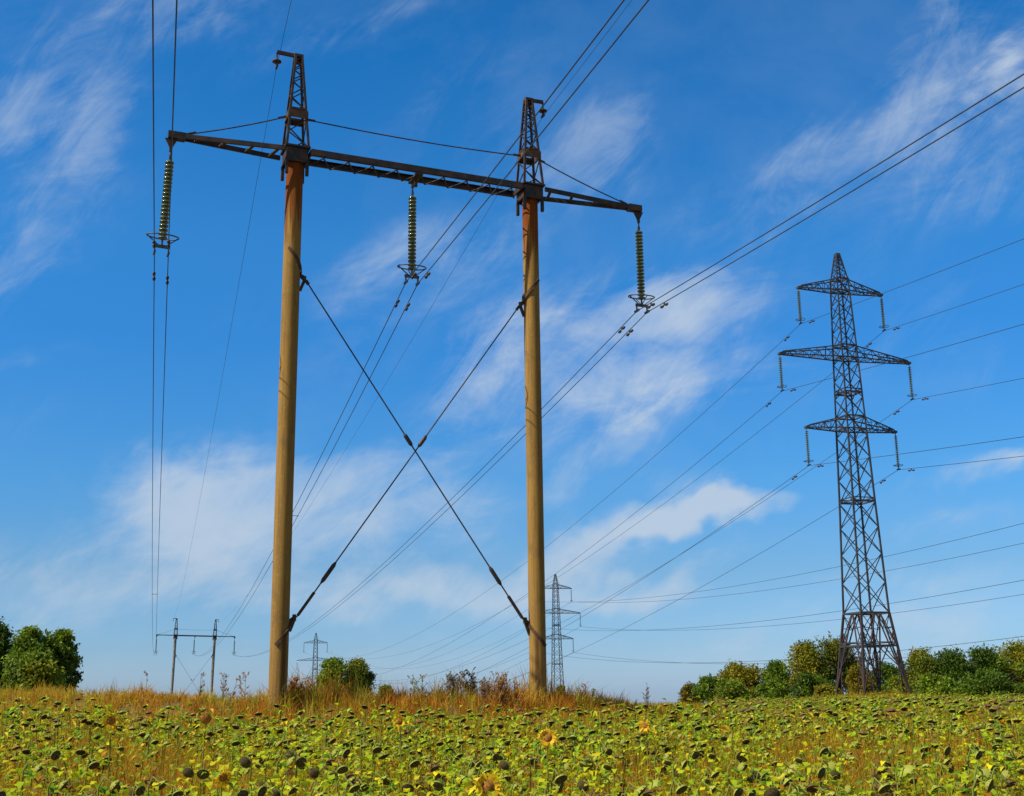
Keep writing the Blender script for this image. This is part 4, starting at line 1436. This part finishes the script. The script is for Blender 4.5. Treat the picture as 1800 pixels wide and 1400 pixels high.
# tall dead weeds standing against the sky: pixel of the foot x, pixel of the top y, distance
DEAD = [
    (258, 1184, 43, (0.272, 0.160, 0.075), 'thin dead weed stalk on the bank left of the distant portal pylon'),
    (352, 1187, 42, (0.221, 0.144, 0.075), 'dead bushy weed on the bank between the posts of the distant portal pylon'),
    (392, 1182, 41.5, (0.255, 0.160, 0.083), 'tall dead weed on the bank just right of the distant portal pylon'),
    (432, 1186, 41, (0.340, 0.192, 0.105), 'dead reddish weed on the bank left of the left concrete pole'),
    (522, 1194, 38.6, (0.408, 0.160, 0.045), 'rusty brown weed at the right foot of the left concrete pole'),
    (742, 1190, 41, (0.238, 0.224, 0.075), 'single thin weed stalk on the bank midway between the concrete poles'),
    (796, 1183, 41, (0.238, 0.176, 0.105), 'grey dead weed, leftmost of the tangle before the right concrete pole'),
    (826, 1180, 41, (0.204, 0.160, 0.120), 'tallest grey dead weed in the tangle before the right concrete pole'),
    (852, 1196, 40.5, (0.255, 0.176, 0.105), 'low dark weed in the tangle before the right concrete pole'),
    (880, 1182, 40, (0.340, 0.192, 0.075), 'thick brown weed bush nearest the left side of the right concrete pole'),
    (906, 1197, 40, (0.374, 0.192, 0.060), 'short brown weed touching the right concrete pole on its left'),
    (1028, 1204, 44, (0.340, 0.160, 0.075), 'reddish dead weed on the bank right of the right concrete pole'),
    (1137, 1200, 70, (0.238, 0.160, 0.120), 'lone bare forked weed on the skyline left of the right tree row'),
]
for k, (px, py, Y, c, lab) in enumerate(DEAD):
    rg = np.random.default_rng(700 + k)
    top = at_dist(px, py, Y)
    z0 = gz(top[0], Y) - .05
    H = top[2] - z0
    root = empty('dry_weed', (top[0], Y, z0), 0, lab, 'weed', 'tall dead weeds on the bank')
    st, tw = MB(), MB()
    ns = 14 if k == 9 else 8 if k in (8, 7, 4, 6) else 4
    for j in range(ns):
        hh_ = H * (1 if j == 0 else rg.uniform(.45, .95))
        dx = rg.normal(0, .22, 2) * (0 if j == 0 else 1)
        p = np.array([(dx[0] * .3, dx[1] * .3, 0), (dx[0] * .6, dx[1] * .6, hh_ * .5), (dx[0] + rg.normal(0, .04), dx[1], hh_)])
        st.tube(p, [.014, .011, .005], 4, col=c)
        for m in range(13):
            f = rg.uniform(.4, 1)
            b0 = p[1] * (2 - 2 * f) + p[2] * (2 * f - 1) if f > .5 else p[1] * 2 * f
            an = rg.uniform(0, 6.283); l = rg.uniform(.10, .26) * (1.25 - f * .7)
            e = b0 + np.array([math.cos(an) * l, math.sin(an) * l, l * rg.uniform(.7, 1.6)])
            tw.tube([b0, (b0 + e) / 2 + (0, 0, .01), e], [.007, .007, .005], 3, col=np.array(c) * rg.uniform(.8, 1.4))
            for _ in range(4):
                g = b0 + (e - b0) * rg.uniform(.4, 1.05); r_ = rg.normal(0, .025, (4, 3))
                tw.add(g + r_, q=[(0, 1, 2, 3)], qc=np.array(c) * rg.uniform(.9, 1.9))
    st.build('stalk', MAT['grass'], root)
    tw.build('twig_mass' if False else 'twigs' if False else 'seed_spray', MAT['grass'], root)
print('done')
